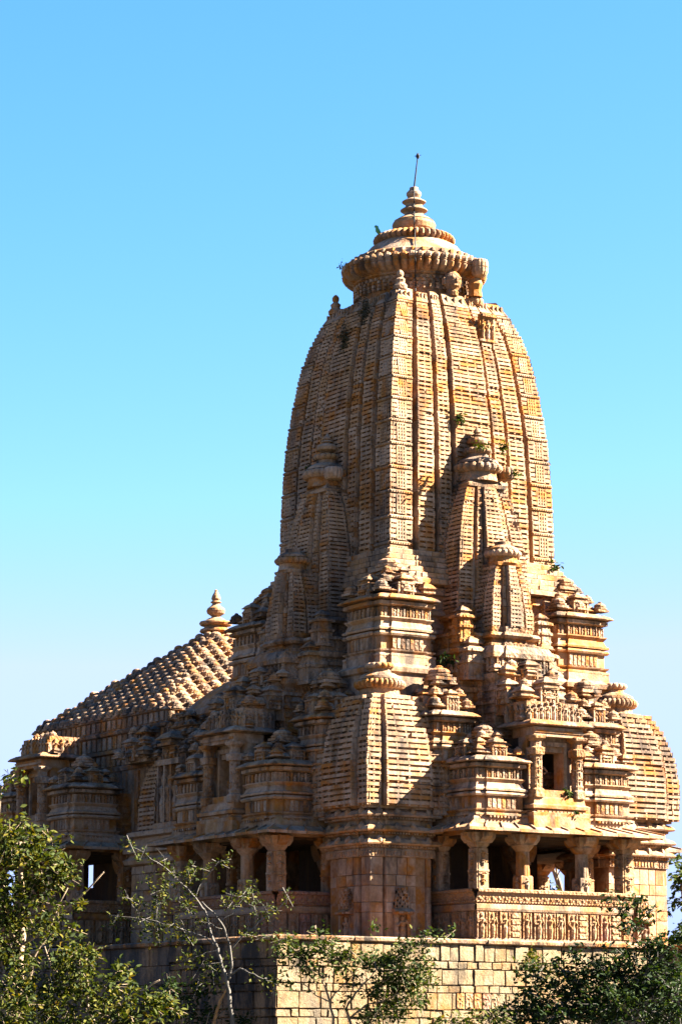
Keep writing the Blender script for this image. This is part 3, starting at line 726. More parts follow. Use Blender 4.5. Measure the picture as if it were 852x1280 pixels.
# ---- corner pavilions (kuta) under the tower corners
def corner_kuta():
    p = node('corner_pavilion', T, (3.66, -3.66, 8.8))
    mb = MB(); mb.mould(ratha(3.66, -3.66, 1.0, 1.0, [(.62, .1)]), [(z, o + .25) for z, o in bands(6.5, 8.0, .25)] + [(8.05, .25), (8.7, .25), (8.75, .35), (8.9, .38), (8.98, .2), (9.05, .12), (9.3, .1)])
    for k in (0, 3): frieze(mb, frame(3.66, -3.66, k), 1.30, .35, .95, 8.05, 8.75)
    mb.build('footing', STONE, p)
    pavilion(p, 3.66, -3.66, 1.0, 1.0, 9.3, 11.28, 1.3, 3, .25)
    return p
kuta = corner_kuta()
# ---- corner piers with bulging half-height spires
CC = 4.85
def corner_pier():
    p = node('corner_pier', T, (CC, -CC, 0)); pc = (CC, -CC)
    h = 1.22; plan = ratha(CC, -CC, h - .09, h - .09, [(.62, 0.0001)])
    mb = MB(); mb.box(CC - h + .1, CC + h - .1, -CC - h + .1, -CC + h - .1, 0, 3.0); mb.box(CC - .6, CC + h, -CC - .5, -CC + .5, 0, 3.0); mb.box(CC - .5, CC + .5, -CC - h, -CC + h - .1, 0, 3.001); mb.build('pier_core', STONE, p)
    for k in (0, 3, 1):
        xf = frame(CC, -CC, k)
        for t0, t1, n, m0, m1 in ((-h, -.72, h, 1, 0), (-.66, .5, h + .07, 0, 0), (.5, h, h - .1, 0, 1)) if k == 0 else ((-h, -.5, h - .1, 1, 0), (-.5, .66, h + .07, 0, 0), (.72, h, h, 0, 1)):
            ashlar(p, xf, n, t0, t1, [.85, .32, .52, .35, .56], 0.02, wid=(.35, .7), proud=.006, joint=.006, m0=0, m1=0, dep=.16)
        niche(p, xf, h + .07, -.08 if k == 0 else .08, .06, .62, 1.62)
    mb = MB(); cap = ratha(CC, -CC, h, h, [(.56, .07)])
    mb.mould(cap, [(2.62, 0.01), (2.64, .05), (2.86, .05), (2.9, .02)])
    for k in (0, 3):
        xf = frame(CC, -CC, k)
        for i in range(10): t = -.6 + 1.2 * i / 9; fbox(mb, xf, h + .1, h + .145, t - .04, t + .03, 2.68, 2.82)
        for s in (-1, 1):
            for i in range(4): t = s * (.78 + .12 * i); fbox(mb, xf, h + .03, h + .075, t - .035, t + .03, 2.68, 2.82)
    mb.build('frieze_band', CARVED, p)
    # three cornices
    for z0, o in ((2.88, .20), (3.3, .22), (3.78, .2)):
        mb = MB(); mb.mould(cap, [(z0, -.02), (z0 + .04, .04), (z0 + .1, .06), (z0 + .12, o), (z0 + .17, o + .03), (z0 + .27, o - .04), (z0 + .33, .04), (z0 + .36, -.02), (z0 + .48, -.03)])
        for k in (0, 3, 1):
            xf = frame(CC, -CC, k); dents(mb, xf, h + .2, -.66, .66, z0 + .04, z0 + .1, .11, .12)
            for s in (-1, 1): dents(mb, xf, h + .13, min(s * .7, s * 1.22), max(s * .7, s * 1.22), z0 + .04, z0 + .1, .11, .12)
            for t in (-.95, -.3, .3, .95):                       # gavaksha buds on the cornice
                b = xf(h + o * .55 + (.07 if abs(t) < .6 else 0), t, 0); mb.lathe(b[0], b[1], [(.14, z0 + .2), (.13, z0 + .3), (.05, z0 + .4), (.01, z0 + .42)], 6)
        mb.build('cornice', STONE, p)
    W = interp([(4.2, 1.56), (5.2, 1.58), (5.7, 1.56), (6.45, 1.46), (7.2, 1.24), (7.75, .96), (8, .80)])
    sp = [4.22 + i * .73 for i in range(6)]
    SS = [(-1, -.64, 0, 4, 2, 'slat', 1, 0), (-.56, .56, .12, 4, 4, 'slat', 0, 0), (.60, 1, 0, 4, 2, 'slat', 0, 1)]
    S3_ = [(-1, -.60, 0, 4, 2, 'slat', 1, 0), (-.56, .56, .12, 4, 4, 'slat', 0, 0), (.64, 1, 0, 4, 2, 'slat', 0, 1)]
    slat_face(p, 'spire_block', CC, -CC, 0, W, W, SS, sp); slat_face(p, 'spire_block', CC, -CC, 3, W, W, S3_, sp)
    j = MB(); slat_face(p, 'x', CC, -CC, 1, W, W, SS, sp, joined=j); slat_face(p, 'x', CC, -CC, 2, W, W, SS, sp, joined=j); j.build('far_side', STONE, p, kind='stuff')
    mb = MB(); mb.loft([[(CC + x * (W(z) - .2), -CC + y * (W(z) - .2), z) for x, y in rect(-1, 1, -1, 1)] for z in np.linspace(4.15, 7.92, 9)]); mb.build('spire_core', STONE, p)
    amalaka(p, CC, -CC, 8.25, .86, pot=False, ribs=30)
    return p
pier = corner_pier()
# ---------------------------------------------------------------- balcony with pillared window seat, eaves and roofed pavilions
def column(parent, x, y, z0, z1, r, square):
    c = node('pillar', parent, (x, y, z0)); H = z1 - z0
    mb = MB()
    if square:
        mb.mould(ratha(x, y, r, r, [(.72, .02)]), [(z0, 0), (z0 + .30 * H, 0), (z0 + .31 * H, .02), (z0 + .34 * H, .02), (z0 + .35 * H, 0), (z0 + .72 * H, -.01)])
        for k in range(4):
            xf = frame(x, y, k)
            for zz in (.08, .2, .42, .56): figure(mb, xf, r + .0, 0, z0 + zz * H, r * 1.1, .13 * H)
    else:
        mb.mould(rect(x - r, x + r, y - r, y + r), [(z0, 0), (z0 + .24 * H, 0), (z0 + .27 * H, -.03)])
        for k in range(4): figure(mb, frame(x, y, k), r - .02, 0, z0 + .02 * H, r * 1.1, .22 * H)
        mb.lathe(x, y, [(r * .98, z0 + .25 * H), (r * .96, z0 + .5 * H), (r * .92, z0 + .73 * H)], ribs=8, amp=.08)
    mb.build('shaft', STONE, c)
    mb = MB()
    mb.lathe(x, y, [(r * .95, z0 + .70 * H), (r * 1.35, z0 + .76 * H), (r * 1.6, z0 + .80 * H), (r * 1.62, z0 + .82 * H), (r * 1.2, z0 + .835 * H)], 4 if square else 16, phase=math.pi / 4 if square else 0)
    for k in range(4):                                   # bracket arms
        xf = frame(x, y, k)
        fband(mb, xf, 0, [(z0 + .82 * H, r * 1.25), (z0 + .88 * H, r * 1.9), (z0 + .93 * H, r * 2.3), (z0 + 1.0 * H, r * 2.35)], -r * .8, r * .8)
    mb.mould(rect(x - r * 1.35, x + r * 1.35, y - r * 1.35, y + r * 1.35), [(z0 + .82 * H, 0), (z0 + .9 * H, .08), (z0 + .999 * H, .1)])
    mb.build('capital', STONE, c)
    return c
def seat_run(parent, xf, n, t0, t1, m0, m1, posts=True):
    mb = MB(); L = t1 - t0
    fband(mb, xf, n - .35, [(.0, n), (.08, n), (.1, n - .06), (.92, n - .06), (.93, n + .03), (1.0, n + .06), (1.13, n + .06), (1.16, n + .0), (1.19, n + .04)], t0, t1, m0, m1); mb.build('seat_wall', STONE, parent)
    mb = MB()
    fband(mb, xf, n - .22, [(1.18, n + .0), (1.2, n + .05), (1.24, n + .05), (1.25, n + .01), (1.50, n + .10), (1.52, n + .16), (1.6, n + .17), (1.63, n + .1)], t0, t1, m0, m1)
    k = int(L / .26)
    for i in range(k):
        c = t0 + .18 + (L - .36) * i / max(1, k - 1)
        for a in range(6):
            q = 2 * math.pi * a / 6; zc = 1.375 + .075 * math.sin(q); tc = c + .075 * math.cos(q)
            fbox(mb, xf, n, n + .055 + .1 * (zc - 1.3), tc - .03, tc + .03, zc - .03, zc + .03)
    dents(mb, xf, n + .075, t0 + .1, t1 - .1, 1.2, 1.25, .12, .08)
    mb.build('seat_back', POST, parent)
    if posts:
        k = int(round(L / .44)); p = L / k
        for i in range(k):
            a, b = t0 + i * p + .025, t0 + (i + 1) * p - .04 - (.05 if i % 3 == 1 else 0); mb = MB()
            tn = rnd.random()
            fbox(mb, xf, n - .1, n + .0, a, b, .09, .915, tn)
            if rnd.random() < .75:
                figure(mb, xf, n + .0, (a + b) / 2, .12, (b - a) * .78, .76, tn)
                for s in (a, b - .035): fbox(mb, xf, n - .02, n + .035, s, s + .035, .1, .9, tn)
            else:
                for q in range(4): fbox(mb, xf, n - .02, n + .03, a + .03, b - .03, .13 + q * .2, .27 + q * .2, tn)
            mb.build('carved_panel', POST, parent)
BN, BT = 7.75, 3.17
HALL = []
def balcony():
    b = node('balcony', T, (BN, 0, 0)); xf = frame(0, 0, 0)
    seat_run(b, xf, BN, -BT, BT, 1, 1)
    for k, m in ((3, (0, 1)), (1, (1, 0))):
        x3 = frame(0, 0, k); t0, t1 = (4.2, BN) if k == 3 else (-BN, -4.2)
        seat_run(b, x3, BT, t0, t1, *m)
    mb = MB(); mb.box(4.3, BN - .3, -BT + .3, BT - .3, .0, .95); mb.build('floor', SHADE_STONE, b)
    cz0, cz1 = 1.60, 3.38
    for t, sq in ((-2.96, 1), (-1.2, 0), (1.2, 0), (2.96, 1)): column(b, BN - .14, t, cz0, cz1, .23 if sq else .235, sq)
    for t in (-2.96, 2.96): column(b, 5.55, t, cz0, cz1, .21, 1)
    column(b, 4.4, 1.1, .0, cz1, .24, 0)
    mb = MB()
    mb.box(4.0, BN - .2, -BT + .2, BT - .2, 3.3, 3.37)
    mb.build('ceiling', SHADE_STONE, b); mb = MB()
    mb.mould(rect(4.1, BN - .05, -BT + .05, BT - .05), [(3.38, 0), (3.40, .06), (3.52, .07), (3.55, 0), (3.72, 0)])
    mb.build('beam', STONE, b)
    # sloping stone eave: slabs with raised seams
    zi, zo = 3.86, 3.50; ni, no = BN - .35, BN + .80; ti, to_ = BT - .3, BT + .80
    def slab(P0, P1, Q0, Q1, par):                       # inner edge P0-P1, outer edge Q0-Q1
        mb = MB(); th = .09; dz = rnd.uniform(-.008, .008)
        v = lambda p, o: (p[0], p[1], p[2] + o + dz)
        mb.hexa([v(P0, -th), v(Q0, -th), v(Q1, -th), v(P1, -th), v(P0, 0), v(Q0, 0), v(Q1, 0), v(P1, 0)])
        A_, B_ = Vector(P1), Vector(Q1); w = (Vector(P1) - Vector(P0)).normalized() * .045
        mb.hexa([tuple(A_ - w), tuple(B_ - w), tuple(B_ + w * .2), tuple(A_ + w * .2), tuple(A_ - w + Vector((0, 0, .055))), tuple(B_ - w + Vector((0, 0, .055))), tuple(B_ + w * .2 + Vector((0, 0, .055))), tuple(A_ + w * .2 + Vector((0, 0, .055)))])
        mb.build('eave_slab', STONE, par)
    def run(f, n_i, n_o, a_i, b_i, a_o, b_o, m):
        for i in range(m):
            g = .004
            L = lambda a, c, k: a + (c - a) * k
            k0, k1 = i / m + g / 4, (i + 1) / m - g / 4
            slab(f(n_i, L(a_i, b_i, k0), zi), f(n_i, L(a_i, b_i, k1), zi), f(n_o, L(a_o, b_o, k0), zo), f(n_o, L(a_o, b_o, k1), zo), b)
    run(frame(0, 0, 0), ni, no, -ti, ti, -to_, to_, 12)
    run(frame(0, 0, 3), ti, to_, 4.6, ni, 4.2, no, 6); run(frame(0, 0, 1), ti, to_, -ni, -4.6, -no, -4.2, 6)
    mb = MB(); mb.mould(rect(4.6, BN - .30, -BT + .28, BT - .28), [(3.66, .0), (3.68, .42), (3.84, .42), (3.9, .4), (4.0, .34)])
    mb.box(BN - .5, BN + .42, -1.15, 1.15, 3.62, 3.99)
    mb.build('eave_bed', STONE, b)
    # upper wall and the two pavilions flanking the window
    mb = MB(); mb.mould(rect(4.6, 6.6, -2.7, 2.7), bands(3.9, 5.6, .25)); mb.build('upper_wall', CARVED, b)
    for s in (-1, 1):
        pv = node('side_pavilion', T, (6.6, s * 2.15, 3.9))
        SIDE.append(pv); HALL.append(pv)
        pavilion(pv, 6.9, s * 2.2, .86, .91, 3.95, 5.76, 1.05, 3, .2, faces=(0, 3) if s < 0 else (0, 1, 3))
    # window pavilion in the middle
    w = node('window_bay', T, (7.5, 0, 3.9)); SIDE.append(w); HALL.append(w)
    mb = MB(); pl = rect(6.6, 7.75, -1.02, 1.02)
    mb.mould(pl, [(3.92, .0), (3.98, .12), (4.1, .14), (4.14, .02), (4.22, .0), (4.24, .12), (4.34, .14), (4.4, .02), (4.62, .0)])
    fringe(mb, xf, 7.86, -1.0, 1.0, 4.06, 4.16); fringe(mb, frame(0, 0, 3), 1.13, 6.7, 7.75, 4.06, 4.16); mb.build('plinth', STONE, w)
    for s in (-1, 1):
        mb = MB(); x, y = 7.62, s * .84
        mb.mould(ratha(x, y, .13, .13, [(.7, .02)]), [(4.6, .06), (4.85, .06), (4.9, .0), (5.0, .02), (5.05, .0), (5.95, .0), (5.98, .07), (6.2, .09), (6.24, .0), (6.4, .0), (6.46, .05), (6.5, .1), (6.56, .12), (6.6, .12)])
        for k in (0, 3, 1):
            for zz in (5.05, 5.35, 5.65): figure(mb, frame(x, y, k), .12, 0, zz, .2, .3)
        mb.build('window_pillar', CARVED, w)
    mb = MB()                                            # jambs, head and the dark recess with its statue
    for s in (-1, 1):
        mb.box(6.9, 7.36, min(s * .44, s * .99), max(s * .44, s * .99), 4.62, 6.58); mb.box(7.36, 7.44, min(s * .44, s * .56), max(s * .44, s * .56), 4.62, 6.3)
    mb.box(6.9, 7.36, -.44, .44, 6.12, 6.58); mb.box(7.36, 7.45, -.56, .56, 6.3, 6.44); mb.build('window_frame', STONE, w)
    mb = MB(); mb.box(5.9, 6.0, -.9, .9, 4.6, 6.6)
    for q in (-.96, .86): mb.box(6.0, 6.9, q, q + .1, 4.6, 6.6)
    mb.build('window_recess', SHADE_STONE, w); mb = MB(); mb.box(7.05, 7.6, -.6, .45, 4.62, 4.86); mb.build('window_sill', STONE, w)
    mb = MB(); figure(mb, frame(0, 0, 0), 6.95, -.2, 4.86, .42, 1.15); figure(mb, frame(0, 0, 0), 7.1, -.40, 4.86, .22, .6); mb.build('window_statue', CARVED, w)
    mb = MB(); mb.box(6.6, 7.76, -1.0, 1.0, 6.58, 6.88); mb.box(7.7, 7.8, -.98, .98, 6.7, 6.78)
    for y in (-.1, .1): pass
    mb.build('lintel', STONE, w)
    mb = MB(); eave_ring(mb, rect(6.4, 7.72, -1.05, 1.05), 7.02, .24); mb.build('eave', WEATHER, w)
    # sculpted gable, then tiers of bells climbing back to the tower
    mb = MB(); mb.box(6.2, 7.45, -1.05, 1.05, 7.05, 7.74)
    for i in range(9):
        t = -1.0 + 2.0 * i / 8; h = .5 + .22 * (1 - abs(t)); figure(mb, xf, 7.5, t, 7.1, .26, h); fbox(mb, xf, 7.4, 7.55, t + .1, t + .14, 7.08, 7.08 + h * .8)
    for k, s in ((3, 1), (1, -1)):
        for i in range(4): figure(mb, frame(0, 0, k), 1.08, s * (6.4 + i * .28), 7.1, .24, .55)
    fbox(mb, xf, 7.3, 7.62, -1.1, 1.1, 7.05, 7.1); mb.build('sculpted_gable', CARVED, w)
    for t in (-1.12, -.84): piece(BELLSQ, 'roof_bell', w, (7.3, t, 7.1), .17, 0, .03)
    for t in (.9, 1.15): piece(BELLSQ, 'roof_bell', w, (7.3, t, 7.1), .17, 0, .03)
    for t in (-.6, -.2, .2, .6): piece(BELL, 'roof_bell', w, (7.1, t, 7.72), .18, 0, .03)
    w.location.x += .28
    w = node('attic_tier', T, (6.5, 0, 7.4)); SIDE.append(w)
    bell_roof(w, 6.55, 0, .98, 1.12, 7.72, 1.15, 2, False, .25, .5)
    mb = MB(); mb.mould(ratha(5.9, 0, .5, 1.0, [(.6, .08)]), [(7.4, 0), (8.2, 0), (8.25, .12), (8.35, .1), (8.4, 0), (8.7, -.05)]); frieze(mb, xf, 6.5, -.6, .6, 8.38, 8.7); mb.build('attic', CARVED, w)
    bell_roof(w, 5.95, 0, .55, 1.0, 8.62, .75, 2, False, .22, .4)
    for s in (-1, 1):                                    # pavilions a step higher and further back
        m = node('back_pavilion', T, (5.6, s * 3.0, 5)); SIDE.append(m)
        mb = MB(); mb.mould(ratha(5.6, s * 3.0, .7, .74, [(.6, .06)]), bands(4.0, 5.58, .22, .08)); mb.build('footing', CARVED, m)
        pavilion(m, 5.62, s * 3.02, .74, .74, 5.55, 7.3, 1.5, 3, .23, faces=(0, 3) if s < 0 else (0, 1, 3))
    HALL.append(b)
    return b
SIDE = []
bal = balcony()
# ---- the same features on the other faces
H90 = math.pi / 2
for o in (hs1, hs2, bod, bal, *SIDE):
    for a in (-H90, H90): turn_copy(o, a, T)
turn_copy(kuta, H90, T); turn_copy(kuta, -H90, T)
turn_copy(pier, H90, T)
# ---- link between tower and hall
mb = MB(); mb.box(-7.9, -4.2, -4.6, 4.6, 3.6, 8.4); mb.box(-5.3, -5.0, -6.1, 6.1, 0, 3.6); mb.box(-9.0, -5.3, -6.0, -5.0, 0, 3.4); mb.box(-9.0, -5.3, 5.0, 6.0, 0, 3.4)
mb.mould(rect(-8.2, -4.4, -4.9, 4.9), [(8.3, 0), (8.4, .15), (8.6, .1), (8.7, -.2), (9.4, -.9), (9.9, -1.6)]); mb.build('link_wall', STONE, T)
lk = node('link_wall_face', T, (-7.2, -6.1, 0)); xf = frame(0, 0, 3)
ashlar(lk, xf, 6.1, -9.2, -5.2, [.85, .4, .55, .4, .6, .3], 0, wid=(.4, .9), proud=.01)
mb = MB(); mb.mould(rect(-9.3, -5.1, -6.1, -4.6), [(3.1, 0), (3.15, .15), (3.3, .2), (3.4, .05), (3.5, .0), (3.55, .2), (3.7, .2), (3.8, .0), (4.1, -.1), (4.15, .1), (4.3, .1), (4.35, -.1)])
mb.build('cornice', STONE, lk)
mb = MB(); mb.box(-8.0, -6.0, -5.75, -4.6, 4.3, 7.0)
for i in range(3): figure(mb, xf, 5.8, -7.45 + i * .45, 4.6, .5, 1.7); fbox(mb, xf, 5.6, 5.95, -7.7 + i * .45, -7.6 + i * .45, 4.4, 6.6)
fbox(mb, xf, 5.6, 6.05, -7.8, -6.1, 4.3, 4.55); fbox(mb, xf, 5.6, 6.0, -7.8, -6.1, 6.6, 6.8); mb.build('sculpted_niche', CARVED, lk)
for cx in (-8.5, -5.7):                                  # quarter spires either side of the sculpted niche
    Wq = interp([(4.2, .62), (5.5, .6), (6.4, .42), (7, .2)])
    slat_face(lk, 'spire_block', cx, -5.3, 3, Wq, Wq, [(-1, 1, 0, 5, 4, 'slat', 1, 1)], [4.35, 5.2, 6.0, 6.8]); slat_face(lk, 'spire_block', cx, -5.3, 0, Wq, Wq, [(-1, 1, 0, 5, 3, 'slat', 1, 1)], [4.35, 5.2, 6.0, 6.8])
bell_roof(lk, -7.0, -5.2, 1.7, .55, 6.85, 2.0, 5, False, .2, .5)
bell_roof(lk, -5.6, -4.6, 1.2, .9, 6.9, 2.2, 5, True, .2, .5)

# ================================================================ pillared hall with its stepped pyramid roof
HX = -13.6
Hl = thing('temple_hall', 'lower temple hall on the left with a stepped pyramid roof of small bell-shaped lobes', 'hall', (HX, 0, 0))
p_b = {}
for o in HALL:
    for a in (-H90, H90): turn_copy(o, a, Hl, (0, 0, .3))
# hall body: corner piers, upper frieze
mb = MB(); hb = 5.15
for sx in (-1, 1):
    for sy in (-1, 1):
        mb = MB(); mb.box(HX + sx * 5.0 - .9, HX + sx * 5.0 + .9, sy * 4.6 - .9, sy * 4.6 + .9, 0, 4.15); mb.build('corner_pillar', STONE, Hl)
mb = MB(); mb.box(HX - 5.6, HX + 5.6, -5.2, 5.2, 4.1, 6.9)
mb.mould(ratha(HX, 0, hb, hb), [(6.8, .1), (6.95, .15), (7.0, 0), (7.45, 0), (7.5, .12), (7.62, .12), (7.66, -.03), (8.15, -.03), (8.2, .1), (8.3, .14), (8.36, .02), (8.75, .0), (8.8, .1), (8.9, .05)])
mb.build('hall_wall', WEATHER, Hl)
mb = MB()
for k in (0, 3):
    xf = frame(HX, 0, k)
    for z0, z1, n in ((7.02, 7.44, hb + .04), (7.68, 8.14, hb), (8.4, 8.74, hb + .04)):
        m = 26
        for i in range(m): t = -hb + 2 * hb * (i + .15) / m; fbox(mb, xf, n - .1, n + .03, t, t + .24, z0, z1)
for i in range(12):
    for k in (0, 3):
        t = -5.1 + 10.2 * i / 11; fbox(mb, frame(HX, 0, k), 5.1, 5.3 + .4 * (k == 0), t - .12, t + .12, 4.2, 6.7)
mb.build('frieze', CARVED, Hl, kind='stuff')
for x0, x1 in ((-5.2, -3.2), (3.2, 5.2)): bell_roof(Hl, HX + (x0 + x1) / 2, -5.5, (x1 - x0) / 2, .55, 6.9, 1.7, 3, False, .24, .4)
# the stepped roof: rows of lobes
z0r, zap, rows = 8.85, 12.5, 17
stepm = MB(); rest = MB(); n_l = 0
for r in range(rows):
    f = 1 - r / (rows - .2) * .93; hw = hb * f; z = z0r + (zap - z0r) * (1 - math.pow(1 - r / rows, 1.0)) * 1.0
    z2 = z0r + (zap - z0r) * (r + 1) / rows
    stepm.mould(rect(HX - hw + .15, HX + hw - .15, -hw + .15, hw - .15), [(z - .25, 0), (z2 + .02, 0)])
    PT = .63
    m = 2 * int((hw + .12) / PT + .5)
    for k in range(4):
        xf = frame(HX, 0, k)
        for i in range(m):
            t = (i - m / 2 + .5) * PT; p = xf(hw - .05, t, z)
            if abs(t) > hw + .05: continue
            s = .29
            if k in (3, 0) and n_l < 290:
                piece(TILE, 'roof_lobe', Hl, p, (.165, .225, .225), k * H90, .016); n_l += 1
            else:
                rz = k * H90; o = len(rest.V); ca, sa = math.cos(rz), math.sin(rz)
                t_ = MB(); tile_fn(t_)
                rest.V += [(p[0] + .165 * x * ca - .225 * y * sa, p[1] + .165 * x * sa + .225 * y * ca, p[2] + .225 * q) for x, y, q in t_.V]
                rest.F += [tuple(o + q for q in f_) for f_ in t_.F]; rest.T += t_.T
stepm.build('roof_steps', WEATHER, Hl); rest.build('far_roof_lobes', WEATHER, Hl, kind='stuff')
mb = MB(); mb.lathe(HX, 0, [(.95, 12.2), (.9, 12.45), (.62, 12.5), (.55, 12.7), (.7, 12.74), (.76, 12.8), (.72, 12.9), (.55, 12.98), (.52, 13.06), (.72, 13.1), (.78, 13.2), (.74, 13.28), (.5, 13.34), (.38, 13.44), (.2, 13.52), (.2, 13.56), (.40, 13.7), (.44, 13.84), (.40, 13.95), (.22, 14.1), (.17, 14.2), (.26, 14.26), (.24, 14.3), (.16, 14.34), (.22, 14.44), (.18, 14.6), (.08, 14.78), (.06, 14.82), (.08, 14.86), (.02, 14.92)], 20)
mb.V = [(HX + (x - HX) * .84, y * .84, 12.2 + (z - 12.2) * .79) for x, y, z in mb.V]
mb.build('pot_finial', STONE, Hl)
# hall seat at the gap between hall and link, with dark side walls
mb = MB(); mb.box(HX + 5.0, HX + 5.6, -4.6, 4.6, 0, 3.5); mb.box(HX - 3.95, HX + 5.0, -3.1, -2.9, 0, 4.1); mb.box(HX - 5.4, HX - 4.68, -3.1, -2.9, 0, 4.1); mb.box(HX - 4.68, HX - 3.95, -3.1, -2.9, 0, 2.84); mb.box(HX - 4.68, HX - 3.95, -3.1, -2.9, 3.85, 4.1); mb.build('inner_wall', SHADE_STONE, Hl)
# ruined patch of red masonry beside the hall
ru = thing('ruined_wall', 'broken stub of red rubble masonry beside the leafy tree at left', 'ruin', (HX + 1.6, -9.6, 0))
for r in range(6):
    w = 1.5 - r * .13; x = HX + .9
    while x < HX + .9 + w:
        d = rnd.uniform(.28, .5); mb = MB(); mb.mould(rect(x, x + d - .02, -9.9, -9.45), [(r * .26, -.01), (r * .26 + .02, rnd.uniform(0, .02)), (r * .26 + .23, rnd.uniform(0, .02)), (r * .26 + .245, -.02)]); mb.build('rubble_stone', RED, ru); x += d
# ================================================================ plants
nr = np.random.default_rng(5)
def leaf_mesh(name, P, mat, parent, size, org, droop=.25, aspect=.46, kind='stuff'):
    n = len(P); P = np.asarray(P, float)
    d = nr.normal(size=(n, 3)); d[:, 2] = d[:, 2] * .6 - droop; d /= np.linalg.norm(d, axis=1)[:, None]
    up = nr.normal(size=(n, 3)) * .75 + np.array([.15, .1, 1.0]); s = np.cross(d, up); s /= np.linalg.norm(s, axis=1)[:, None] + 1e-9
    nn = np.cross(s, d); L = size * 1.25 * nr.uniform(.6, 1.25, n)[:, None]; Wd = L * aspect * .5
    v = np.empty((n, 6, 3))
    v[:, 0] = P; v[:, 1] = P + d * L * .38 + s * Wd + nn * L * .06; v[:, 2] = P + d * L * .72 + s * Wd * .75 + nn * L * .03
    v[:, 3] = P + d * L - nn * L * .08; v[:, 4] = P + d * L * .72 - s * Wd * .75 + nn * L * .03; v[:, 5] = P + d * L * .38 - s * Wd + nn * L * .06
    v = v.reshape(-1, 3) - np.array(org)
    b = (np.arange(n) * 6)[:, None]
    f = np.concatenate([b + np.array([[0, 1, 2, 3]]), b + np.array([[0, 3, 4, 5]])], 1).reshape(-1)
    me = bpy.data.meshes.new(name); me.vertices.add(n * 6); me.vertices.foreach_set('co', v.astype('f4').ravel())
    me.loops.add(n * 8); me.loops.foreach_set('vertex_index', f.astype('i4'))
    me.polygons.add(n * 2); me.polygons.foreach_set('loop_start', (np.arange(n * 2) * 4).astype('i4')); me.polygons.foreach_set('loop_total', np.full(n * 2, 4, 'i4'))
    me.update(calc_edges=True); me.validate()
    at_ = me.attributes.new('tone', 'FLOAT', 'FACE'); tn = np.repeat(np.clip(nr.beta(2, 2.6, n), 0, 1), 2); at_.data.foreach_set('value', tn.astype('f4'))
    me.materials.append(mat); return link(name, me, parent, org, None, kind)
def limb(mb, pts, r0, r1, seg=6):
    P = [Vector(p) for p in pts]; out = [P[0]]
    for a, b in zip(P, P[1:]):
        for k in (.33, .66, 1):
            q = a.lerp(b, k); out.append(q + (Vector(nr.normal(size=3)) * (b - a).length * .035 if k < 1 else Vector((0, 0, 0))))
    m = len(out); mb.tube(out, [r0 + (r1 - r0) * i / (m - 1) for i in range(m)], seg); return out
def px_limb(mb, pl, depth, r0, r1, dd=0.0):
    n = len(pl); return limb(mb, [at(x, y, depth + dd * i / max(1, n - 1)) for i, (x, y) in enumerate(pl)], r0, r1)
def blob_leaves(blobs, per_m2, leaf_r=.20, k=11):
    """clusters of leaves on short twigs through the crown's volume, thicker near its outside"""
    P = []; tw = []
    for px, py, rx, ry, depth, rd in blobs:
        c = np.array(at(px, py, depth)); a = rx * depth / F_PX; b = ry * depth / F_PX
        n = max(3, int(per_m2 * a * b * 3.1)); 
        d = nr.normal(size=(n, 3)); d /= np.linalg.norm(d, axis=1)[:, None]; rr = nr.uniform(.25, 1, n) ** .5
        rr *= nr.uniform(.82, 1.18, n)
        q = c + (d[:, :1] * rr[:, None] * a) * np.array(RIGHT) + (d[:, 1:2] * rr[:, None] * rd) * np.array(AWAY) + (d[:, 2:] * rr[:, None] * b) * np.array([0, 0, 1])
        for p_, dd in zip(q, d):
            m = nr.integers(k - 4, k + 5); out = dd[0] * np.array(RIGHT) + dd[1] * np.array(AWAY) + dd[2] * np.array([0, 0, 1]) + np.array([0, 0, -.15])
            t = nr.uniform(-1, 1, m); P.append(p_ + t[:, None] * out * .22 + nr.normal(size=(m, 3)) * leaf_r * .5)
            tw.append((p_ - out * .35, p_ + out * .22))
    return np.concatenate(P), tw
def twig_mesh(tw, r=.008):
    mb = MB()
    for a, b in tw: mb.tube([a, b], [r, r * .5], 3, .5)
    return mb
def tree(name, label, cat, base, limbs, blobs, leafm, barkm, per, size, depth, group=None, k=11, r0=.12, extra=None):
    t = thing(name, label, cat, base, group)
    mb = MB(); mb2 = MB()
    for i, (pl, a, b, dd) in enumerate(limbs): px_limb(mb if i == 0 else mb2, pl, depth, a, b, dd)
    mb.build('trunk', barkm, t, smooth=True); mb2.build('limbs', barkm, t, smooth=True)
    P, tw = blob_leaves(blobs, per, k=k)
    if extra is not None: P = np.concatenate([P, extra])
    sel = [q for q in tw if nr.random() < .5]
    twig_mesh(sel, .012).build('twigs', barkm, t, kind='stuff')
    leaf_mesh('foliage', P, leafm, t, size, base)
    return t
def gpt(px, depth): p = at(px, 1280, depth); return (p.x, p.y, -4.6)
